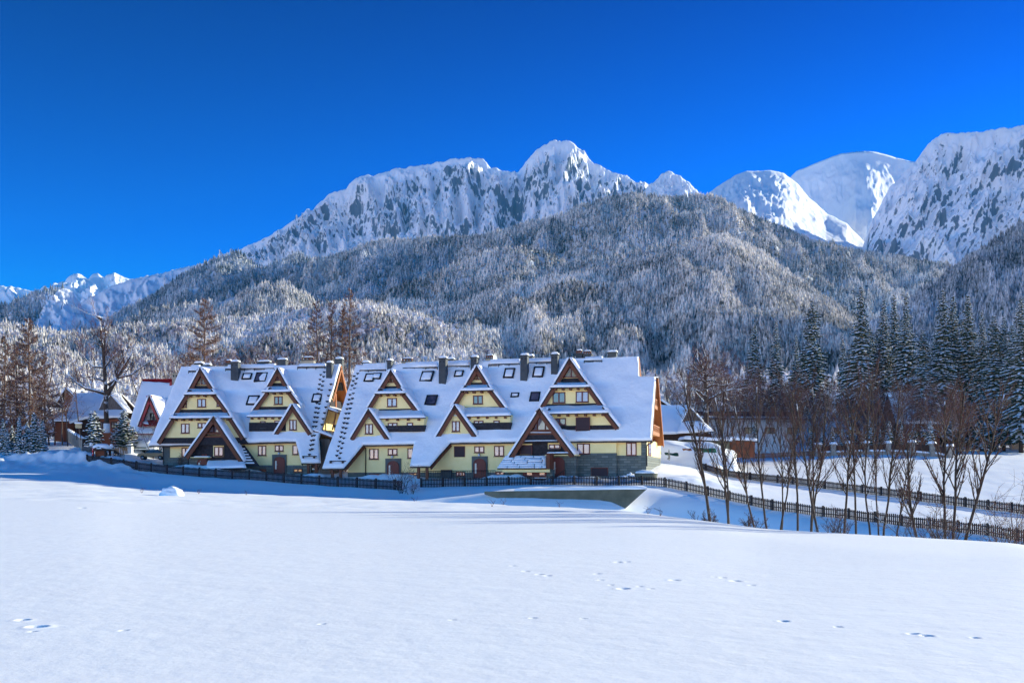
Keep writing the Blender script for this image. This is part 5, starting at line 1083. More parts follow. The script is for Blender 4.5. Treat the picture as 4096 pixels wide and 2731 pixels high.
# the big old tree with upswept limbs
def old_tree():
    Y = 165; base = P(107.5, 431, Y); root = empty('old_tree', base, label='big old bare tree with white-painted trunk base and long upswept limbs by the chalet', cat='tree')
    tr = MB(); cr = MB(); w_ = MB(); rnd = random.Random(5)
    def q(pts): return [P(*r4(x, y), Y)-base for x, y in pts]
    def limb(pts, r0, r1, dy=0, kids=5):
        L = q(pts); n = len(L)-1; L = [p+Vector((0, dy*i/n, 0)) for i, p in enumerate(L)]; rad = [(r0+(r1-r0)*i/n)*(1.45 if r0 < .4 else 1) for i in range(n+1)]; tr.tube(L, rad, 6)
        for k in range(kids*2):
            u = rnd.uniform(.2, 1)*n; i = min(int(u), n-1); b0 = L[i].lerp(L[i+1], u-i); d = (L[i+1]-L[i]).normalized()
            grow(tr, b0, (d*.6+rv(rnd, .9)+Vector((0, 0, .5))).normalized(), rnd.uniform(1.8, 4.6), max(rad[i]*.35, .035), 1, rnd, (0, 7, 4), .15, .1, tw=(2, cr), twig_min=.016, ratio=.5)
    limb([(838,1230),(832,1080),(828,900),(818,720),(808,560),(790,440),(783,335)], .48, .13, 0, 4)
    limb([(783,335),(760,322),(748,312)], .2, .05, 0, 1); limb([(786,350),(800,325)], .2, .06, 0, 0)
    limb([(842,930),(880,850),(930,740),(985,640),(1030,520)], .3, .05, 2, 8); limb([(850,860),(900,800),(1000,770),(1080,700),(1170,620)], .22, .04, 3, 8)
    limb([(826,925),(760,905),(690,890),(620,840),(570,775)], .24, .05, -2, 7); limb([(822,830),(770,810),(700,790),(610,790)], .16, .03, 2, 6)
    limb([(818,720),(720,712),(650,660),(580,590)], .16, .03, 2, 6); limb([(818,700),(830,600),(850,470),(860,380)], .16, .03, -2, 6)
    limb([(900,815),(950,850),(1000,872)], .12, .03, -1, 2); limb([(806,560),(740,520),(690,510)], .1, .02, -1, 4); limb([(818,725),(870,690),(950,620)], .12, .03, -2, 5)
    tr.build('trunk', 'snowy_bark', root, fix=False); cr.build('crown', 'twig', root, fix=False)
    b = MB(); L = q([(838,1232),(836,1160)]); b.tube(L, [.52, .50], 12); b.build('paint_band', 'white_plaster', root)
old_tree()
# --- bare trees on the right, behind the meadow
def snowy_tree():
    Y = 176; base = P(706, 438, Y); root = empty('old_tree', base, label='old bare tree with thick snow-laden crooked limbs, right of the barn', cat='tree'); tr = MB(); cr = MB(); rnd = random.Random(9)
    r5b = rg(2600, 1400, .5102)
    def limb(pts, r0, r1, dy, kids):
        L = [P(*r5b(x, y), Y)-base for x, y in pts]; n = len(L)-1; L = [p+Vector((0, dy*i/n, 0)) for i, p in enumerate(L)]; rad = [r0+(r1-r0)*i/n for i in range(n+1)]; tr.tube(L, rad, 6)
        for k in range(kids):
            u = rnd.uniform(.2, 1)*n; i = min(int(u), n-1); b0 = L[i].lerp(L[i+1], u-i); d = (L[i+1]-L[i]).normalized()
            grow(tr, b0, (d*.6+rv(rnd, 1)+Vector((0, 0, .3))).normalized(), rnd.uniform(1.5, 4.2), max(rad[i]*.4, .04), 1, rnd, (0, 7, 5), .25, .06, tw=(2, cr), twig_min=.018, ratio=.5)
    limb([(440,700),(438,500),(440,380),(435,250),(432,180),(445,90),(450,50)], .5, .12, 0, 14)
    for pts in ([(440,380),(400,330),(350,300),(290,300),(250,340)], [(436,250),(400,235),(340,230),(270,240)], [(440,400),(500,360),(560,330),(620,310),(700,320)], [(450,430),(480,380),(540,350),(640,390)], [(436,240),(480,230),(540,245),(600,240)], [(434,185),(480,200),(530,180),(560,130)], [(433,170),(400,120),(370,60)], [(436,200),(380,180),(330,140)], [(440,300),(480,270),(560,280),(640,260)]):
        limb(pts, .24, .07, rnd.uniform(-3, 3), 12)
    tr.build('trunk', 'snowy_bark', root, fix=False); cr.build('crown', 'twig', root, fix=False)
snowy_tree()
for i, (px, by, top, Y) in enumerate([(680,432,372,190),(695,436,366,200),(724,440,356,186),(736,440,362,178),(748,440,375,185),(762,440,382,190),(778,440,380,186),(795,440,384,192),(812,442,380,188),(830,442,386,192),(848,443,382,186),(868,443,380,190),(885,443,385,186),(905,445,388,190),(925,447,380,186),(948,450,384,180),(965,450,386,178),(716,440,372,182),(728,442,378,188),(770,443,386,183),(787,444,390,180),(803,446,392,184),(822,448,390,176),(839,448,392,180),(857,449,388,182),(876,450,386,178),(895,451,390,180),(915,452,388,177),(936,453,386,176),(957,454,390,174)]):
    bt(px, Y+12, by, top, 'reddish bare tree in the thicket between the barn and the tall spruces' if i != 3 else 'bare tree with snowy side limbs right of the old snow-laden tree', 90+i, stems=2, kids=(12, 7, 5), rad=.010, group=None if i == 3 else 'bare trees in the thicket behind the meadow', twig='twig', tw=.024)
# --- alders in the hollow in front of the right fences
AL = [(736,527,66,3,[(-.28,.0),(-.04,0),(.02,.0)],'pair of bare alder stems left of the others, the left one leaning far out',.17,[352+28,392,384]),
      (781,530,62,4,[(-.22,0),(-.08,0),(.0,0),(.12,0)],'clump of slender bare alder stems in front of the fences, second from left',.11,[400,380,385,392]),
      (812,531,60,3,[(-.16,0),(.02,0),(.14,0)],'three upright alder stems close together in the middle of the hollow',.12,[384,378,386]),
      (858,533,57,3,[(-.3,0),(-.04,0),(.08,0)],'alder clump with one long stem leaning left over both fences',.12,[395,378,382]),
      (889,534,56,4,[(-.1,0),(.02,0),(.1,0),(.22,0)],'alder clump with close parallel stems between the leaning one and the thick one',.11,[378,376,382,420]),
      (969,539,52,4,[(-.42,0),(-.02,0),(.07,0),(-.12,0)],'thickest alder clump at the right, with a leaning broken stem',.14,[440,380,384,395])]
for i, (px, by, Y, n, leans, lab, rad, tops) in enumerate(AL):
    X = (px-CX)*Y/F; z = gz(X, Y+1.5); zb_ = (HY-by)*Y/F; S = []; rnd = random.Random(200+i)
    for j in range(n):
        h = (HY-tops[j])*Y/F-z; lx = leans[j][0]; S.append(((lx*3.0+rnd.uniform(-.15, .15), 1.5+rnd.uniform(-.3, .3), -.4), (lx*.7+rnd.uniform(-.04, .04), rnd.uniform(-.06, .06), 1), h*(1+lx*lx*.3)*1.02, rad*.66*rnd.uniform(.75, 1.15)))
    bare_tree('alder', (X, Y, z), S, lab, 'alder', 'bare alders growing in the hollow by the fences', 'bark', 'alder_twig', 300+i, (20, 8, 6), .0072, ratio=.30, spread=.5, lo=.42, up=.09, wob=.11)
def bush(px, Y, top, lab, seed, n=7, grp=None, name='bush', lean=0, by=None):
    X = (px-CX)*Y/F; z = gz(X, Y) if by is None else (HY-by)*Y/F; h = max(.8, (HY-top)*Y/F-z); rnd = random.Random(seed)
    S = [((rnd.uniform(-.4, .4), rnd.uniform(-.4, .4), -.2), (rnd.uniform(-.7, .7)+lean, rnd.uniform(-.5, .5), 1), h*rnd.uniform(.6, 1.1), .03) for _ in range(n)]
    bare_tree(name, (X, Y, z), S, lab, 'bush', grp, 'bark', 'twig', seed, (8, 5), .01, ratio=.5, spread=.8, lo=.15)
bush(402, 116, 462, 'bare thorny bush at the fence gap in front of the longest guest house', 401, 9); bush(411, 115, 474, 'smaller bare bush just right of the thorny bush at the fence gap', 402, 5)
for i, (px, Y, top, lab) in enumerate([(708,60.5,505,'low dark brush at the left end of the hollow'),(752,58,512,'low brush between the leftmost alder stems and the slender clump'),(835,54,508,'tangled brush in the hollow left of the leaning alder'),(925,52,500,'dark brush between the alder clumps on the right'),(948,50,500,'tangled fallen boughs beside the thickest alder'),(1015,60,470,'thin bare shrub at the right edge over the fences'),(996,50,512,'low twigs right of the thickest alder')]): bush(px, Y, top, lab, 410+i, 8, None)
# ================================================================ picket fences
def fence(name, poly, label, hgt=1.0, gap=.19, post_every=2.7, m='fence_wood', w=.128, group=None, rails=(.3, .78), zoff=0, posth=1.08, snow=True):
    poly = [Vector((x, y, 0)) for x, y in poly]; root = empty(name, (poly[0].x, poly[0].y, 0), label=label, cat='fence', group=group); o = poly[0].copy()
    pts = []; 
    for a, b in zip(poly[:-1], poly[1:]):
        L = (b-a).length; n = max(1, round(L/gap))
        for i in range(n): pts.append((a.lerp(b, i/n), (b-a).normalized()))
    pe = int(post_every/gap); i = 0
    while i < len(pts):
        seg = pts[i:i+pe+1]
        p, d = seg[0]; nrm = Vector((-d.y, d.x, 0)); z = gz(p.x, p.y)+zoff; q = p-o
        b = MB(); b.beam(q+Vector((0, 0, z-.5)), q+Vector((0, 0, z+hgt*posth)), d*.2, nrm*.16); b.build('post', m, root)
        b = MB()
        for k, (p2, d2) in enumerate(seg[1:], 1):
            if k == len(seg)-1 and len(seg) == pe+1: break
            nn = Vector((-d2.y, d2.x, 0))*-1; z2 = gz(p2.x, p2.y)+zoff; q2 = p2-o+nn*.06; h = hgt*(1+.02*math.sin(k*7.3+i)); c = [q2-d2*w/2, q2+d2*w/2, q2+d2*w/2+nn*.03, q2-d2*w/2+nn*.03]
            zz = z2-.3; vs = [v+Vector((0, 0, zz)) for v in c]+[v+Vector((0, 0, z2+h-.06)) for v in c]+[q2+Vector((0, 0, z2+h)), q2+nn*.03+Vector((0, 0, z2+h))]
            b.add(vs, [(0,1,5,4),(1,2,6,5),(2,3,7,6),(3,0,4,7),(4,5,8),(6,7,9),(5,6,9,8),(7,4,8,9)])
        if b.v: b.build('picket_panel', m, root, fix=False)
        b = MB(); sn = MB(); e = seg[-1][0]; 
        for r in rails:
            a0 = q+Vector((0, 0, z+hgt*r)); a1 = e-o+Vector((0, 0, gz(e.x, e.y)+zoff+hgt*r)); b.beam(a0, a1, nrm*.05, (0, 0, .09))
            if snow and (i//pe) % 4 == 1 and r > .5: sn.beam(a0+Vector((0, 0, .065)), a1+Vector((0, 0, .065)), nrm*.06, (0, 0, .035))
        if (a1-a0).length > .1: 
            ro = b.build('rail', m, root, fix=False)
            if sn.v: sn.build('snow', 'snow_cap', ro, fix=False)
        i += pe
    return root
def xy(l): return [((px-CX)*Y/F, Y) for px, Y in l]
fence('picket_fence', xy([(87,140),(112,137),(140,134),(188,131),(236,128),(284,125),(331,122),(368,120),(403,118)]), 'dark picket fence running in front of the shorter guest house to the gap', hgt=1.15)
fence('picket_fence', xy([(421,119.5),(480,118.3),(540,117),(585,115),(630,113.2),(670,112),(694,110),(720,108),(750,105.5),(777,103),(825,100),(875,96.5),(925,93),(975,89.5),(1024,86),(1090,82)]), 'dark picket fence in front of the longest guest house, bending down to the lower right')
fence('picket_fence', xy([(684,150),(703,146),(730,140),(758,134),(825,124),(872,118.5),(919,113),(972,108),(1024,103),(1095,97)]), 'upper dark picket fence crossing the sunlit meadow behind the alders')
fence('picket_fence', [((px-CX)*Y/F, Y) for px, Y in [(743,176),(786,178),(829,180)]], 'low red-brown picket fence in front of the brown shed', hgt=.9, m='fence_brown', w=.14, gap=.22, post_every=4)
fence('picket_fence', xy([(132.5,157.5),(145,156),(155,155)]), 'tall dark picket fence between the white pillar and the parked car', hgt=1.75, gap=.26, w=.17)
# retaining wall
w0 = P(484.4, 490.9, 107.2); w1 = P(646.9, 488.4, 103.6); b = MB(); o_ = Vector((0, 0, -4.2)); n_ = Vector((.02, 1, 0))*.45
wc = w1+Vector((-4.6, .4, 0)); b.add([w0, w1, w1+n_, w0+n_, w0+Vector((0, 0, -.3)), wc+o_, wc+n_+o_, w0+n_+Vector((0, 0, -.3))], [(0,1,2,3),(4,7,6,5),(0,4,5,1),(1,5,6,2),(2,6,7,3),(3,7,4,0)]); rw = b.build('retaining_wall', 'concrete'); tag(rw, 'long grey concrete retaining wall in the shaded snow bank below the fence', 'wall')
w0 = w0+Vector((3.2, 0, 0)); cp = [w0+Vector((0,-.1,.002)), w1+Vector((0,-.1,.002)), w1+n_*4+Vector((0,0,.02)), w0+n_*4+Vector((0,0,.02))]; snow_slab('snow', cp, (0, 0, 1), .32, rw, cell=1.2, amp=.08, inset=.15)
# snow lump on the field, tub, boulders
Y = 84; c = P(171.5, 500.3, Y); c.z = gfull(c.x, c.y)-.15
lo_ = lump('snow_boulder', tuple(c), (1.0, .8, .85), None, 'snow_cap', 28, 12, .10, 5); tag(lo_, 'lone rounded boulder capped with snow standing on the sunlit field', 'boulder')
Y = 117.5; c = P(646, 464, Y); c.z = gfull(c.x, c.y)
b = MB(); b.tube([c+Vector((0, 0, -.4)), c+Vector((0, 0, .1)), c+Vector((0, 0, .62)), c+Vector((0, 0, .68))], [1.1, 1.25, 1.4, 1.3], 18); t_ = b.build('planter', 'concrete'); tag(t_, 'round mossy stone planter filled with snow near the corner of the longest guest house', 'planter'); lump('snow', (c.x, c.y, c.z+.68), (1.28, 1.28, .35), t_)
rnd = random.Random(4)
for i in range(14):
    px = 622+rnd.random()*24; Y = 119.5+rnd.random()*2; c = P(px, 466, Y); z = gfull(c.x, c.y)
    r = lump('boulder', (c.x, c.y, z-.1), (rnd.uniform(.25,.5), rnd.uniform(.25,.45), rnd.uniform(.25,.45)), None, 'rubble', 8, 4, .3, i); tag(r, 'grey snow-dusted boulder heaped against the stone base of the longest guest house', 'boulder', 'boulders heaped against the guest house wall')
# ================================================================ neighbouring houses, left side
def gable_house(name, O, phi, Wd, Dp, we, wr, gz0, wall_m, label, cat='house', over=.8, snow=.4, deck='shingle', hip=None, group=None):
    """ridge along the local x axis; front eave at y=0"""
    ph = -R(phi); root = empty(name, (O[0], O[1], 0), ph, label=label, cat=cat, group=group); hv = Dp/2; T = (wr-we)/hv
    up = Vector((0, -T, 1)).normalized(); up2 = Vector((0, T, 1)).normalized()
    l, r = hip or (0, 0)
    poly = [Vector((-over, -over, we-over*T)), Vector((Wd+over, -over, we-over*T)), Vector((Wd+over-r, hv, wr)), Vector((-over+l, hv, wr))]; rear = [Vector((p.x, 2*hv-p.y, p.z)) for p in poly]
    for q, u in ((poly, up), (rear, up2)):
        b = MB(); b.extrude([p-u*.01 for p in q], -u*.18); o = b.build('roof', deck, root); snow_slab('snow', q, u, snow, o, cell=.9, amp=.12, inset=.25, seed=O[0])
    b = MB(); b.box((0, 0, gz0-1), (Wd, Dp, we)); b.build('wall', wall_m, root)
    for x, dx in ((.0, .25), (Wd, -.25)):
        if (x == 0 and l) or (x and r): continue
        b = MB(); b.extrude([Vector((x, 0.02, we)), Vector((x, Dp-.02, we)), Vector((x, hv, wr-.25))], (dx, 0, 0)); b.build('wall', wall_m, root)
    return root, T, up
def house_window(root, x0, z0, x1, z1, y=0, frame='frame', pane='pane_dark', bars=2):
    b = MB(); t = .1; b.box((x0, y-.06, z0), (x1, y+.05, z0+t)); b.box((x0, y-.06, z1-t), (x1, y+.05, z1)); b.box((x0, y-.06, z0+t), (x0+t, y+.05, z1-t)); b.box((x1-t, y-.06, z0+t), (x1, y+.05, z1-t))
    for i in range(1, bars): c = x0+(x1-x0)*i/bars; b.box((c-.05, y-.055, z0+t), (c+.05, y+.05, z1-t))
    f = b.build('window', frame, root); b = MB(); b.box((x0+t, y-.02, z0+t), (x1-t, y+.04, z1-t)); b.build('pane', pane, f); return f
# white house with red metal roof, front gable dormer
Y0 = 158; xl = (r5(1745, 830)[0]-CX)*Y0/F; xr = (r5(2320, 500)[0]-CX)*(Y0+8)/F
zt = (HY-r5(2100, 122)[1])*(Y0+9)/F; ze = (HY-r5(1760, 860)[1])*Y0/F
K = House('white_house', (xl, Y0), 3, -.7, ze, (zt-ze)/9.7, 9.0, label='white plastered house with snowy red metal roof, left of the shorter guest house', cat='house')
mr = [r5(1915,122), r5(1712,850), r5(2420,850), r5(2420,108)]; pl = [K.Rf(p) for p in mr]; pl[0].z = pl[3].z = K.wr; pl[0].y = pl[3].y = K.vr
b = MB(); b.extrude([p-K.up*.01 for p in pl], -K.up*.15); o = K.part(b, 'roof', 'red_metal'); m0, m1 = pl[0].lerp(pl[1], .05), pl[3].lerp(pl[2], .09)
snow_slab('snow', [m0, pl[1], pl[2], m1], K.up, .35, o, cell=.8, amp=.14, inset=.25)
rp = [Vector((p.x, 2*K.vr-p.y, p.z)) for p in pl]; up2 = Vector((0, K.T, 1)).normalized(); b = MB(); b.extrude(rp, -up2*.15); o = K.part(b, 'roof', 'red_metal'); snow_slab('snow', rp, up2, .3, o, cell=1.2, amp=.1)
b = MB(); b.beam(pl[0]+Vector((0, 0, .05)), pl[3]+Vector((0, 0, .05)), (0, .5, 0), (0, 0, .12)); K.part(b, 'ridge_cap', 'red_metal')
b = MB(); b.box((pl[1].x+1.4, 0, 0), (pl[2].x-1, 17, K.we+.6)); K.part(b, 'wall', 'white_plaster')
for sx in (1.6,):
    b = MB(); x = pl[0].x+1.0; b.extrude([Vector((x, .5, K.we)), Vector((x, 2*K.vr-.5, K.we)), Vector((x, K.vr, K.wr-.6))], (.3, 0, 0)); K.part(b, 'wall', 'white_plaster')
v = K.vfit([r5(1850,745), r5(2165,690)], 1.2); A, l_, r_ = K.U(r5(2003,325), v), K.U(r5(1845,748), v), K.U(r5(2165,690), v)
K.side_roof(A, l_, v, -1, m='red_metal', bargew=.35); K.side_roof(A, r_, v, 1, m='red_metal', bargew=.35)
wv = v+1.3; tri = [K.U(r5(2012,400), wv), K.U(r5(2175,665), wv), K.U(r5(1890,665), wv)]; b = MB(); b.extrude(tri, (0, .8, 0)); K.part(b, 'wall', 'white_plaster'); K.window(r5, 2015, 570, 2110, 675, wv, 2, 'pane_dark', 'black_metal')
q = [K.U(r5(1930,735), v-.3), K.U(r5(2180,735), v-.3), K.U(r5(2160,665), wv), K.U(r5(1900,665), wv)]; zz = q[0].z; q[1].z = zz; q[3].z = q[2].z; b = MB(); b.extrude(q, (0, 0, -.12)); o = K.part(b, 'apron_roof', 'red_metal')
a = [q[0].lerp(q[3], .35), q[0].lerp(q[1], .3).lerp(q[3].lerp(q[2], .3), .15), q[3].lerp(q[2], .3), q[3]]; snow_slab('snow', a, (q[1]-q[0]).cross(q[2]-q[1]), .15, o, cell=.5, amp=.08, inset=.1)
g = K.Rf(r5(2350, 235)); c0 = K.U(r5(2312, 48), g.y); b = MB(); b.box((c0.x, g.y, g.z-1), (c0.x+1.5, g.y+1.2, c0.z)); ch = K.part(b, 'chimney', 'render_buff'); b = MB(); b.box((c0.x-.15, g.y-.12, c0.z+.003), (c0.x+1.65, g.y+1.3, c0.z+.16)); b.build('cap', 'render_buff', ch)
for i in range(3): b = MB(); b.box((c0.x+.15+i*.45, g.y-.02, c0.z-.5), (c0.x+.4+i*.45, g.y-.003, c0.z-.15)); b.build('vent', 'black_metal', ch)
b = MB(); b.box((c0.x-.35, g.y-.2, g.z-.8), (c0.x-.003, g.y+1.4, g.z+1.0)); b.build('flashing', 'red_metal', ch)
# dark wooden chalet
Y0 = 182; H2 = House('chalet', ((r5(860, 800)[0]-CX)*Y0/F, Y0), 0, -.8, (HY-r5(900, 668)[1])*Y0/F, 1.0, 7.0, label='dark wooden chalet, broad snowy roof, grey boarded gable, behind the white-painted tree trunk', cat='chalet')
H2.T = ((HY-r5(1200, 315)[1])*(Y0+7)/F-H2.we)/7.8; H2.wr = H2.we+7.8*H2.T; H2.up = Vector((0, -H2.T, 1)).normalized()
mr = [r5(1085,312), r5(1000,330), r5(860,735), r5(1150,650), r5(1620,640), r5(1690,545), r5(1625,322)]; pl = [H2.Rf(p) for p in mr]; pl[0].z = pl[6].z = H2.wr; pl[0].y = pl[6].y = H2.vr
b = MB(); b.extrude([p-H2.up*.01 for p in pl], -H2.up*.2); o = H2.part(b, 'roof', 'wood_dark'); snow_slab('snow', pl, H2.up, .5, o, cell=.8, amp=.15, inset=.3)
rp = [Vector((pl[0].x, 7, H2.wr)), Vector((pl[6].x, 7, H2.wr)), Vector((pl[5].x, 15, H2.we)), Vector((pl[2].x, 15, H2.we))]; b = MB(); b.extrude(rp, (0, 0, -.2)); o = H2.part(b, 'roof', 'wood_dark'); snow_slab('snow', rp, (0, H2.T, 1), .4, o, cell=1.2)
b = MB(); b.box((pl[2].x+1, 0, 3), (pl[5].x-1, 13, H2.we+.1)); H2.part(b, 'wall', 'wood_dark')
v = 1.2; tri = [H2.U(r5(1470,285), v+1.6), H2.U(r5(1690,552), v), H2.U(r5(1315,558), v)]; tri[1].z = tri[2].z; tri[0].y = v+.6; b = MB(); b.extrude(tri, (0, 1.0, 0)); H2.part(b, 'gable_boards', 'wood_grey')
for s_ in (1, 2):
    d = tri[s_]-tri[0]; u_ = d.cross(Vector((0, 1, 0))); u_ = u_ if u_.z > 0 else -u_; q = [tri[0], tri[s_], tri[s_]+Vector((0, 3, 0)), tri[0]+Vector((0, 5, 0))]; b = MB(); b.extrude(q, -u_.normalized()*.12); o = H2.part(b, 'roof', 'wood_grey'); snow_slab('snow', q, u_, .3, o, cell=.6)
q = [H2.U(r5(1310,632), v-1.6), H2.U(r5(1695,632), v-1.6), H2.U(r5(1690,556), v+.1), H2.U(r5(1315,560), v+.1)]; q[1].z = q[0].z; q[2].z = q[3].z; b = MB(); b.extrude(q, (0, 0, -.15)); o = H2.part(b, 'roof', 'wood_dark'); snow_slab('snow', q, (0, -.5, 1), .3, o, cell=.7)
b = MB(); b.box((q[0].x+.4, v-1.4, 4), (q[1].x-.5, v+1, q[0].z-.16)); H2.part(b, 'wall', 'wood_red')
for x in (1345, 1495): H2.window(r5, x, 690, x+75, 770, v-1.42, 2, 'pane_dark', 'wood_dark')
a = H2.U(r5(1080, 283), 7.5); c = H2.U(r5(1115, 330), 7.5); b = MB(); b.box((a.x, 7.5, c.z-2), (c.x, 8.6, a.z)); o = H2.part(b, 'chimney', 'render_buff'); lump('snow', ((a.x+c.x)/2, 8, a.z), (.5, .5, .2), o)
# porch wing with red boards
a = H2.U(r5(738, 690), -4); c = H2.U(r5(862, 800), -4); b = MB(); b.box((a.x, -4, c.z-2), (c.x, 1, a.z)); H2.part(b, 'porch_wall', 'wood_red')
q = [H2.U(r5(725,682), -4.6), H2.U(r5(925,665), -4.6), H2.U(r5(850,590), -1), H2.U(r5(735,600), -1)]; q[1].z = q[0].z; q[3].z = q[2].z; b = MB(); b.extrude(q, (0, 0, -.2)); o = H2.part(b, 'roof', 'wood_dark'); snow_slab('snow', q, (0, -.4, 1), .3, o, cell=.8)
# farther roof with red gable
Y0 = 200; a = P(*r5(905, 238), Y0); lft = P(*r5(755, 490), Y0); rgt = P(*r5(1010, 340), Y0); root = empty('farmhouse', (a.x, Y0, 0), label='small red-boarded house with a pointed snowy roof behind the left of the chalet', cat='house')
a2 = Vector((0, 0, a.z)); l2 = Vector((lft.x-a.x, 0, lft.z)); r2_ = Vector((rgt.x-a.x+2, 0, rgt.z-2))
b = MB(); b.extrude([a2-Vector((0, 0, .3)), l2+Vector((1, .1, 0)), l2+Vector((1, .1, -5)), Vector((r2_.x-.6, .1, l2.z-5)), r2_+Vector((-.6, .1, 0))], (0, 6, 0)); b.build('wall', 'wood_red', root)
for e in (l2, r2_):
    d = e-a2; u_ = d.cross(Vector((0, 1, 0))); u_ = u_ if u_.z > 0 else -u_; q = [a2+Vector((0, -.8, 0)), e+Vector((0, -.8, 0)), e+Vector((0, 8, 0)), a2+Vector((0, 8, 0))]; b = MB(); b.extrude(q, -u_.normalized()*.15); o = b.build('roof', 'wood_dark', root); snow_slab('snow', q, u_, .4, o, cell=.9)
q = [Vector((-9, -3, 9.2)), Vector((-3.2, -3, 9.2)), Vector((-3.2, 1, 11)), Vector((-9, 1, 11))]; b = MB(); b.extrude(q, (0, 0, -.5)); o = b.build('eaves_board', 'wood_orange', root); snow_slab('snow', q, (0, -.4, 1), .35, o)
# sign
Y = 150; c0 = P(*r5(1012, 712), Y); c1 = P(*r5(1097, 772), Y); root = empty('sign', ((c0.x+c1.x)/2, Y, c1.z-1.2), label='small beige lodging sign on two posts under a snow-capped top, by the white-capped fence', cat='sign'); hw = (c1.x-c0.x)/2; hh = c0.z-c1.z
b = MB(); b.box((-hw, -.04, 1.2), (hw, .04, 1.2+hh)); bd = b.build('board', 'sign_board', root)
for s_ in (-1, 1): b = MB(); b.box((s_*hw*.6-.05, .05, -.6), (s_*hw*.6+.05, .13, 1.3)); b.build('post', 'wood_dark', root)
snow_slab('snow', [(-hw-.1, -.15, 1.2+hh), (hw+.1, -.15, 1.2+hh), (hw+.1, .15, 1.2+hh), (-hw-.1, .15, 1.2+hh)], (0, 0, 1), .22, bd, cell=.4, amp=.04, inset=.08)
for i, (t, zz) in enumerate((('WYNAJEM', .62), ('POKOI', .22))):
    cu = bpy.data.curves.new('lettering', 'FONT'); cu.body = t; cu.size = hh*.42; cu.align_x = 'CENTER'; cu.extrude = .006; cu.materials.append(MATS['ink']); tmp = bpy.data.objects.new('tmp', cu); me = bpy.data.meshes.new_from_object(tmp); bpy.data.objects.remove(tmp); bpy.data.curves.remove(cu); lo2 = bpy.data.objects.new('lettering', me); C.objects.link(lo2); lo2.parent = bd; lo2.rotation_euler = (R(90), 0, 0); lo2.location = (0, -.05, 1.2+hh*zz-.05)
# low capped posts along the road
root = empty('capped_fence', (0, 0, 0), label='row of stout fence posts with peaked snow caps along the climbing road', cat='fence')
for i in range(9):
    t = i/8; px = 68.5+t*13.5; by = 428+t*18 if False else (r5(0, 915)[1]+t*(r5(0, 1030)[1]-r5(0, 915)[1])); Y = 172-t*16; p = P(px, by, Y); h = 1.35
    b = MB(); b.box((p.x-.14, p.y-.2, p.z-.6), (p.x+.10, p.y+.2, p.z+h)); o = b.build('post', 'render_buff', root); b = MB(); b.box((p.x+.105, p.y-.1, p.z-.4), (p.x+.26, p.y+.1, p.z+h-.1)); b.build('slat', 'wood_dark', root)
    lump('snow', (p.x, p.y, p.z+h), (.24, .5, .36), o, seed=i)
# notice shelter at the gate
Y = 141; a = P(*r5(1258, 1040), Y); c = P(*r5(1490, 1045), Y); zb_ = gz(a.x, Y); xm = (a.x+c.x)/2; hw = (c.x-a.x)/2; zt = a.z; root = empty('gate_shelter', (xm, Y, 0), label='small dark wooden gate shelter under a thick snow cushion, beside the fence corner', cat='shelter')
for x in (-hw*.8, hw*.62): b = MB(); b.box((x-.13, -.9, zb_-.5), (x+.13, -.64, zt-.2)); b.build('post', 'wood_dark', root); b = MB(); b.box((x-.13, .7, zb_-.5), (x+.13, .96, zt-.2)); b.build('post', 'wood_dark', root)
b = MB(); b.extrude([Vector((-hw, -1.3, zt-.25)), Vector((0, -1.3, zt+.15)), Vector((hw, -1.3, zt-.25)), Vector((hw, -1.3, zt-.4)), Vector((-hw, -1.3, zt-.4))], (0, 2.6, 0)); o = b.build('roof', 'wood_dark', root); lump('snow', (0, 0, zt-.15), (hw*1.02, 1.35, .75), o, seed=3, rough=.06)
b = MB(); b.box((-hw*.66, -.5, zb_+.5), (hw*.45, -.4, zt-.45)); b.build('board', 'wood_red', root); b = MB(); b.box((-hw*.66, .4, zb_), (hw*.45, .5, zb_+1.5)); b.build('panel', 'shingle', root)
p = P(*r5(1250, 1040), Y-1); q_ = P(*r5(1266, 1140), Y-1); b = MB(); b.box((p.x-xm, -1.35, q_.z), (q_.x-xm, -1.31, p.z)); o = b.build('notice', 'red_paint', root)
for i in range(3): b = MB(); z_ = q_.z+.2+i*.55; b.box((p.x-xm+.05, -1.362, z_), (q_.x-xm-.05, -1.352, z_+.16)); b.build('notice_mark', 'white_plaster', o)
# white gate pillars
for i, (x0, x1, y0, y1, Y, lab) in enumerate([(1205,1242,1025,1165,146,'white gate pillar directly left of the gate shelter'), (1474,1517,1045,1180,147,'white gate pillar directly right of the gate shelter'), (1712,1780,1018,1165,153,'white gate pillar with tall snow cap between the wooden gate and the picket fence')]):
    a = P(*r5(x0, y0), Y); c = P(*r5(x1, y1), Y); b = MB(); w_ = (c.x-a.x)/2; b.box((-w_, -w_, c.z-1), (w_, w_, a.z)); o = b.build('gate_pillar', 'white_plaster'); o.location = ((a.x+c.x)/2, Y, 0); tag(o, lab, 'gate pillar', 'white gate pillars')
    b = MB(); b.box((-w_-.08, -w_-.08, a.z+.003), (w_+.08, w_+.08, a.z+.1)); b.build('cap', 'slate', o); lump('snow', (0, 0, a.z+.1), (w_*1.15, w_*1.1, .55), o, seed=i, rough=.05)
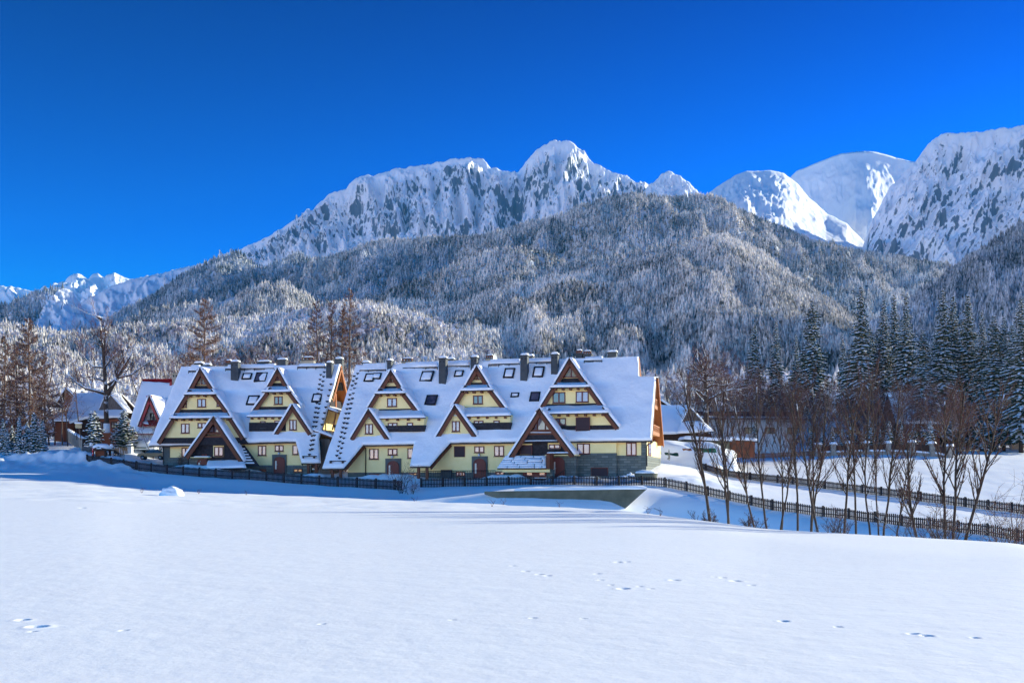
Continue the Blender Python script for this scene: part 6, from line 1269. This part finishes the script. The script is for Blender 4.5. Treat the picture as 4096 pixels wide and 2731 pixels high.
# wooden gate leaf, metal gates
def gate(name, fn, x0, yt0, x1, yt1, yb0, yb1, Y0, Y1, m, gap, w_, label):
    a = P(*fn(x0, yt0), Y0); c = P(*fn(x1, yt1), Y1); a0 = P(*fn(x0, yb0), Y0); c0 = P(*fn(x1, yb1), Y1); L = (c-a).length; n = int(L/gap); root = empty(name, (a.x, Y0, a0.z), label=label, cat='gate'); o = Vector((a.x, Y0, a0.z)); b = MB(); d = (c-a).normalized()
    for i in range(n+1):
        t = i/n; top = a.lerp(c, t)-o; bot = a0.lerp(c0, t)-o; b.beam(bot, top+Vector((0, 0, .08*math.sin(i*3))) if m == 'fence_wood' else top, d*w_, (0, w_*.4, 0))
    b.build('bars', m, root); b = MB()
    for q in (.12, .85): b.beam(a0.lerp(a, q)-o+Vector((0, .05, 0)), c0.lerp(c, q)-o+Vector((0, .05, 0)), (0, .06, 0), (0, 0, .08))
    b.build('gate_frame', m, root)
gate('wooden_gate', r5, 1528, 1025, 1705, 1030, 1150, 1158, 150, 152, 'fence_wood', .26, .18, 'tall wooden gate of dark vertical boards between two white pillars')
gate('metal_gate', r5, 1410, 1110, 1512, 1105, 1225, 1222, 141.5, 145, 'grey_metal', .16, .05, 'open grey metal gate leaf of thin bars nearer the gate shelter'); gate('metal_gate', r5, 1515, 1150, 1678, 1120, 1215, 1230, 145, 139, 'grey_metal', .16, .05, 'grey metal gate leaf of thin bars standing open beside the driveway')
gate('board_gate', r5, 1105, 1020, 1235, 1030, 1148, 1150, 145, 144, 'slate', .12, .13, 'closed dark grey board panel at the road end of the fence')
# parked car
def car():
    Y = 148; c = P(*r5(2050, 1185), Y); root = empty('parked_car', (c.x, Y, c.z-.15), R(8), label='dark green hatchback parked in the snow at the left corner of the guest house', cat='car')
    sec = [(-2.0,.45),(-2.02,.72),(-1.85,.86),(-1.0,.98),(-.35,1.42),(.9,1.45),(1.75,1.02),(1.95,.95),(2.0,.5)]; b = MB(); vs = []; n = len(sec)
    for y, k in ((-.8,0),(-.74,1),(.74,1),(.8,0)):
        for x, z in sec: vs.append((x, y*(1 if z < 1.1 else .82), z if not k else z+.03))
    fs = [(j*n+i, j*n+i+1, (j+1)*n+i+1, (j+1)*n+i) for j in range(3) for i in range(n-1)]; fs += [tuple(range(n)), tuple(range(3*n, 4*n))[::-1]]+[(j*n, (j+1)*n, (j+1)*n+n-1, j*n+n-1) for j in range(3)]
    b.add(vs, fs, 0, False); b.build('body', 'car_paint', root)
    for s_ in (-1, 1):
        b = MB(); y = s_*.80; b.extrude([Vector((-.85, y*.93, 1.0)), Vector((-.35, y*.84, 1.36)), Vector((.3, y*.84, 1.38)), Vector((.3, y*.95, 1.0))], (0, s_*.05, 0)); b.build('side_window', 'glass_car', root)
        b = MB(); b.extrude([Vector((.38, y*.95, 1.0)), Vector((.38, y*.84, 1.38)), Vector((.85, y*.84, 1.38)), Vector((1.4, y*.95, 1.0))], (0, s_*.05, 0)); b.build('side_window', 'glass_car', root)
        for x in (-1.25, 1.25):
            b = MB(); b.tube([Vector((x, s_*.62, .32)), Vector((x, s_*.84, .32))], [.33, .33], 16); w_ = b.build('wheel', 'tyre', root); b = MB(); b.tube([Vector((x, s_*.83, .32)), Vector((x, s_*.86, .32))], [.19, .17], 10); b.build('rim', 'grey_metal', w_)
        b = MB(); b.box((-2.03, s_*.5-.18, .62), (-1.93, s_*.5+.18, .76)); b.build('headlight', 'lamp_glass', root)
    snow_slab('snow', [(-.3, -.6, 1.45), (.85, -.6, 1.47), (.85, .6, 1.47), (-.3, .6, 1.45)], (0, 0, 1), .1, root, cell=.4, amp=.05, inset=.08)
car()
bush(181, 139, 452, 'dark leafless garden bush at the left corner of the shorter guest house', 431, 10)
Y = 156; c = P(*r5(1925, 1015), Y); lc = lump('snow_covered_car', (c.x, c.y, c.z-.6), (2.3, 1.4, 1.7), None, 'snow_cap', 20, 8, .12, 8); tag(lc, 'shape of a car buried in snow behind the tall picket fence', 'car'); b = MB(); b.tube([Vector((c.x-1.9, c.y-1.25, c.z)), Vector((c.x-1, c.y-1.5, c.z-.3)), Vector((c.x+1, c.y-1.5, c.z-.32))], [.09, .1, .08], 5); b.build('bumper', 'car_paint', lc)
# hedge behind it
lump_h = lump('hedge', ((r5(1900, 0)[0]-CX)*160/F, 160, gz(-56, 160)), (5.5, 1.6, 2.4), None, 'hedge', 40, 12, .25, 3); tag(lump_h, 'dark trimmed hedge dusted with snow beside the white house', 'hedge')
# ================================================================ right side
r5b = rg(2600, 1400, .5102)
# barn
Y0 = 163; Bn = House('barn', ((r6(300, 800)[0]-CX)*Y0/F, Y0), 0, -.6, (HY-r6(400, 808)[1])*Y0/F, 1.0, 6.5, label='low dark barn with snowy roof and grey gable, right of the longest guest house', cat='barn')
Bn.T = ((HY-r6(450, 455)[1])*(Y0+6.5)/F-Bn.we)/7.1; Bn.wr = Bn.we+7.1*Bn.T; Bn.up = Vector((0, -Bn.T, 1)).normalized()
mr = [r6(120,455), r6(120,812), r6(465,810), r6(930,768), r6(780,640), r6(632,452)]; pl = [Bn.Rf(p) for p in mr]; pl[0].z = pl[5].z = Bn.wr; pl[0].y = pl[5].y = Bn.vr
b = MB(); b.extrude([p-Bn.up*.01 for p in pl], -Bn.up*.2); o = Bn.part(b, 'roof', 'wood_dark'); snow_slab('snow', pl, Bn.up, .45, o, cell=.8, amp=.15, inset=.3)
rp = [Vector((p.x, 13-p.y, p.z)) for p in pl]; b = MB(); b.extrude(rp, (0, 0, -.2)); o = Bn.part(b, 'roof', 'wood_dark'); snow_slab('snow', rp, (0, Bn.T, 1), .4, o, cell=1.2)
v = 1.0; tri = [Bn.U(r6(632,468), v+.8), Bn.U(r6(792,652), v), Bn.U(r6(530,656), v)]; tri[1].z = tri[2].z; b = MB(); b.extrude(tri, (0, 1.5, 0)); Bn.part(b, 'gable_boards', 'wood_grey')
for s_ in (1, 2):
    d = tri[s_]-tri[0]; u_ = d.cross(Vector((0, 1, 0))); u_ = u_ if u_.z > 0 else -u_; q = [tri[0]+Vector((0,-.2,0)), tri[s_]+Vector((0,-.4,0)), tri[s_]+Vector((0, 3, 0)), tri[0]+Vector((0, 5, 0))]; b = MB(); b.extrude(q, -u_.normalized()*.12); o = Bn.part(b, 'roof', 'wood_grey'); snow_slab('snow', q, u_, .25, o, cell=.6)
q = [Bn.U(r6(462,806), -1.2), Bn.U(r6(900,775), -1.2), Bn.U(r6(770,658), v+.2), Bn.U(r6(520,658), v+.2)]; q[2].z = q[3].z; b = MB(); b.extrude(q, (0, 0, -.15)); o = Bn.part(b, 'roof', 'wood_dark'); snow_slab('snow', q, (0, -.6, 1), .35, o, cell=.7, amp=.14)
b = MB(); b.box((pl[1].x+1, 0, 0), (pl[3].x-.3, 12.5, Bn.we+.1)); Bn.part(b, 'wall', 'wood_dark')
# roof tip behind the guest house
Y0 = 178; a = P(*r6(255, 375), Y0); root = empty('cottage', (a.x, Y0, 0), label='pointed snowy cottage roof just behind the right end of the longest guest house', cat='house')
for s_ in (-1, 1):
    q = [Vector((0, 0, a.z)), Vector((0, 9, a.z)), Vector((s_*7, 9, a.z-4.6)), Vector((s_*7, 0, a.z-4.6))]; b = MB(); b.extrude(q, (0, 0, -.2)); o = b.build('roof', 'wood_dark', root); snow_slab('snow', q, (s_*.66, 0, 1), .4, o, cell=1, seed=s_)
b = MB(); b.extrude([Vector((0, .5, a.z-.4)), Vector((6.4, .5, a.z-4.6)), Vector((6.4, .5, 1)), Vector((-6.4, .5, 1)), Vector((-6.4, .5, a.z-4.6))], (0, 8, 0)); b.build('wall', 'wood_grey', root)
# long white building
Y0 = 200; a = P(*r6(760, 600), Y0); c = P(*r6(1900, 800), Y0+6); zt = a.z; root = empty('long_building', (a.x, Y0, 0), R(3), label='long low pale building with dark red roof behind the bare trees', cat='building'); L = c.x-a.x
b = MB(); b.box((-2, 0, 2), (L, 9, zt)); b.build('wall', 'white_plaster', root)
zr = (HY-r6(900, 512)[1])*(Y0+5)/F; q = [Vector((-3, -.9, zt-.1)), Vector((L+1, -.9, zt-.1)), Vector((L+1, 4.5, zr)), Vector((-3, 4.5, zr))]; b = MB(); b.extrude(q, (0, 0, -.2)); o = b.build('roof', 'red_roof', root); b = MB(); b.extrude([q[3], q[2], Vector((L+1, 10, zt)), Vector((-3, 10, zt))], (0, 0, -.2)); b.build('roof', 'red_roof', root)
snow_slab('snow', [q[0], q[1], q[1].lerp(q[2], .16), q[0].lerp(q[3], .16)], (0, -.4, 1), .2, o, cell=1); snow_slab('snow', [q[0].lerp(q[3], .93), q[1].lerp(q[2], .93), q[2], q[3]], (0, -.4, 1), .15, o, cell=1)
for i in range(7): x = 9+i*4.4; house_window(root, x, zt-3.2, x+1.9, zt-1.9, -.02, 'wood_dark')
# shed with concrete wall and snow lid, brown shed
def shed(x0, x1, yt0, yt1, yb, Y, D, m, label, name='shed', th=.5):
    a = P(*r6(x0, yt0), Y); c = P(*r6(x1, yt1), Y); zb_ = (HY-r6(0, yb)[1])*Y/F-.6; root = empty(name, (a.x, Y, 0), label=label, cat='shed'); L = c.x-a.x; dz = c.z-a.z
    b = MB(); b.extrude([Vector((0, 0, zb_)), Vector((L, 0, zb_)), Vector((L, 0, dz+a.z)), Vector((0, 0, a.z))], (0, D, 0)); b.build('wall', m, root)
    q = [Vector((-.5, -.5, a.z+.02)), Vector((L+.4, -.5, c.z+.02)), Vector((L+.4, D+.3, c.z+.1)), Vector((-.5, D+.3, a.z+.1))]; b = MB(); b.extrude(q, (0, 0, .1)); o = b.build('roof', 'slate', root); snow_slab('snow', [p+Vector((0, 0, .1)) for p in q], (0, 0, 1), th, o, cell=.7, amp=.14, inset=.25); return root
shed(598, 1140, 885, 910, 1040, 153, 5, 'concrete', 'grey concrete shed with a long snow-covered flat roof in front of the barn'); shed(1148, 1460, 890, 908, 1050, 157, 5, 'wood_red', 'brown boarded shed with snow on top, right of the concrete shed')
# snow heap with tarpaulins
Y = 148; a = P(*r6(540, 1090), Y); hp = lump('snow_heap', (a.x, a.y+3, a.z-3.2), (8.8, 4.6, 5.4), None, 'snow_ground', 44, 14, .10, 6, flat=True); tag(hp, 'long broad heap of snow between the guest house end and the concrete shed', 'snow heap')
def tarp(x0, x1, y0, y1, Y, m, label, seed):
    a = P(*r6(x0, y1), Y); c = P(*r6(x1, y0), Y); w_ = (c.x-a.x)/2; b = MB(); n, k = 14, 5; vs = []
    for j in range(k+1):
        for i in range(n+1):
            x = -w_+2*w_*i/n; z = (c.z-a.z)*(j/k); vs.append((x, .9*(j/k)**1.5+.3*noise.noise(Vector((x*1.3, j*.7, seed))), z+.25*noise.noise(Vector((x*.8, j, seed+4)))))
    b.add(vs, [(j*(n+1)+i, j*(n+1)+i+1, (j+1)*(n+1)+i+1, (j+1)*(n+1)+i) for j in range(k) for i in range(n)], 0, False); o = b.build('tarpaulin', m); o.location = (a.x+w_, Y, a.z); tag(o, label, 'tarpaulin'); md = o.modifiers.new('thickness', 'SOLIDIFY'); md.thickness = .05
tarp(690, 800, 985, 1025, 144, 'tarp', 'green tarpaulin sticking out of the snow heap, left of two', 1); tarp(790, 975, 985, 1042, 143.5, 'tarp', 'crumpled green tarpaulin beside the concrete shed, right of two', 2)
tarp(548, 660, 990, 1010, 144.5, 'fence_brown', 'red-brown boards showing out of the snow heap', 3); tarp(175, 272, 1020, 1058, 141, 'concrete', 'grey sheet lying at the left end of the snow heap', 4); tarp(322, 492, 1046, 1075, 141, 'tarp_dark', 'dark green sheet half buried in front of the snow heap', 5)
# pillared stone fence
root = empty('pillared_fence', (0, 0, 0), label='long fence of stone pillars with snow caps and dark panels in front of the spruces', cat='fence'); pr = None
pil = [(818,449,175),(833,450.5,174.5),(849,450,174),(866,450.5,173),(888,451.5,172),(912,453.5,170.5),(932,456,169.5),(949.5,458.5,168)]
for i, (px, by, Y) in enumerate(pil):
    p = P(px, by, Y); p.z = min(p.z, gz(p.x, p.y)+.1); h = (12.8 if i > 4 else 11)*Y/F; b = MB(); b.box((p.x-.42, p.y-.4, p.z-.8), (p.x+.42, p.y+.4, p.z+h)); o = b.build('pillar', 'stone_pale', root); lump('snow', (p.x, p.y, p.z+h), (.72, .65, .42), o, seed=i)
    if pr:
        a, ha = pr; b = MB(); d = Vector((p.x-a.x, p.y-a.y, 0)).normalized(); b.extrude([Vector((a.x, a.y, a.z+.55))+d*.43, Vector((p.x, p.y, p.z+.55))-d*.43, Vector((p.x, p.y, p.z+h-.25))-d*.43, Vector((a.x, a.y, a.z+ha-.25))+d*.43], (0, .06, 0)); b.build('panel', 'wood_dark', root)
        b = MB(); b.extrude([Vector((a.x, a.y-.15, a.z-.8))+d*.43, Vector((p.x, p.y-.15, p.z-.8))-d*.43, Vector((p.x, p.y-.15, p.z+.5))-d*.43, Vector((a.x, a.y-.15, a.z+.5))+d*.43], (0, .35, 0)); o = b.build('plinth', 'stone_pale', root)
        q = [Vector((a.x, a.y-.25, a.z+.5))+d*.45, Vector((p.x, p.y-.25, p.z+.5))-d*.45, Vector((p.x, p.y+.25, p.z+.52))-d*.45, Vector((a.x, a.y+.25, a.z+.52))+d*.45]; snow_slab('snow', q, (0, 0, 1), .3, o, cell=.8, amp=.06, inset=.1)
    pr = (p, h)
# houses half hidden by the thicket on the right
rt, T_, up_ = gable_house('mountain_hut', ((898-CX)*215/F, 215), 0, 9, 8, (HY-418)*215/F, (HY-392)*219/F, 5, 'wood_red', 'small snow-roofed wooden house showing through the bare alders left of the spruces', 'house', snow=.5); house_window(rt, 2, 8.6, 3.4, 10, -.02); house_window(rt, 5.4, 8.6, 6.8, 10, -.02)
# dry stalks on the field
for i, (px, Y) in enumerate([(182,92),(199,96),(246,98),(142,88),(415,86),(503,76),(492,70),(560,72),(648,62),(660,60)]):
    X = (px-CX)*Y/F; b = MB(); rn = random.Random(i)
    for k in range(5): b.tube([Vector((0, 0, -.1)), Vector((rn.uniform(-.2, .2), 0, .25)), Vector((rn.uniform(-.4, .4), 0, rn.uniform(.3, .6)))], [.012, .01, .006], 3)
    o = b.build('dry_stalk', 'twig'); o.location = (X, Y, gfull(X, Y)); tag(o, 'thin dry grass stalk poking out of the snowy field', 'stalk', 'dry stalks in the snow field')
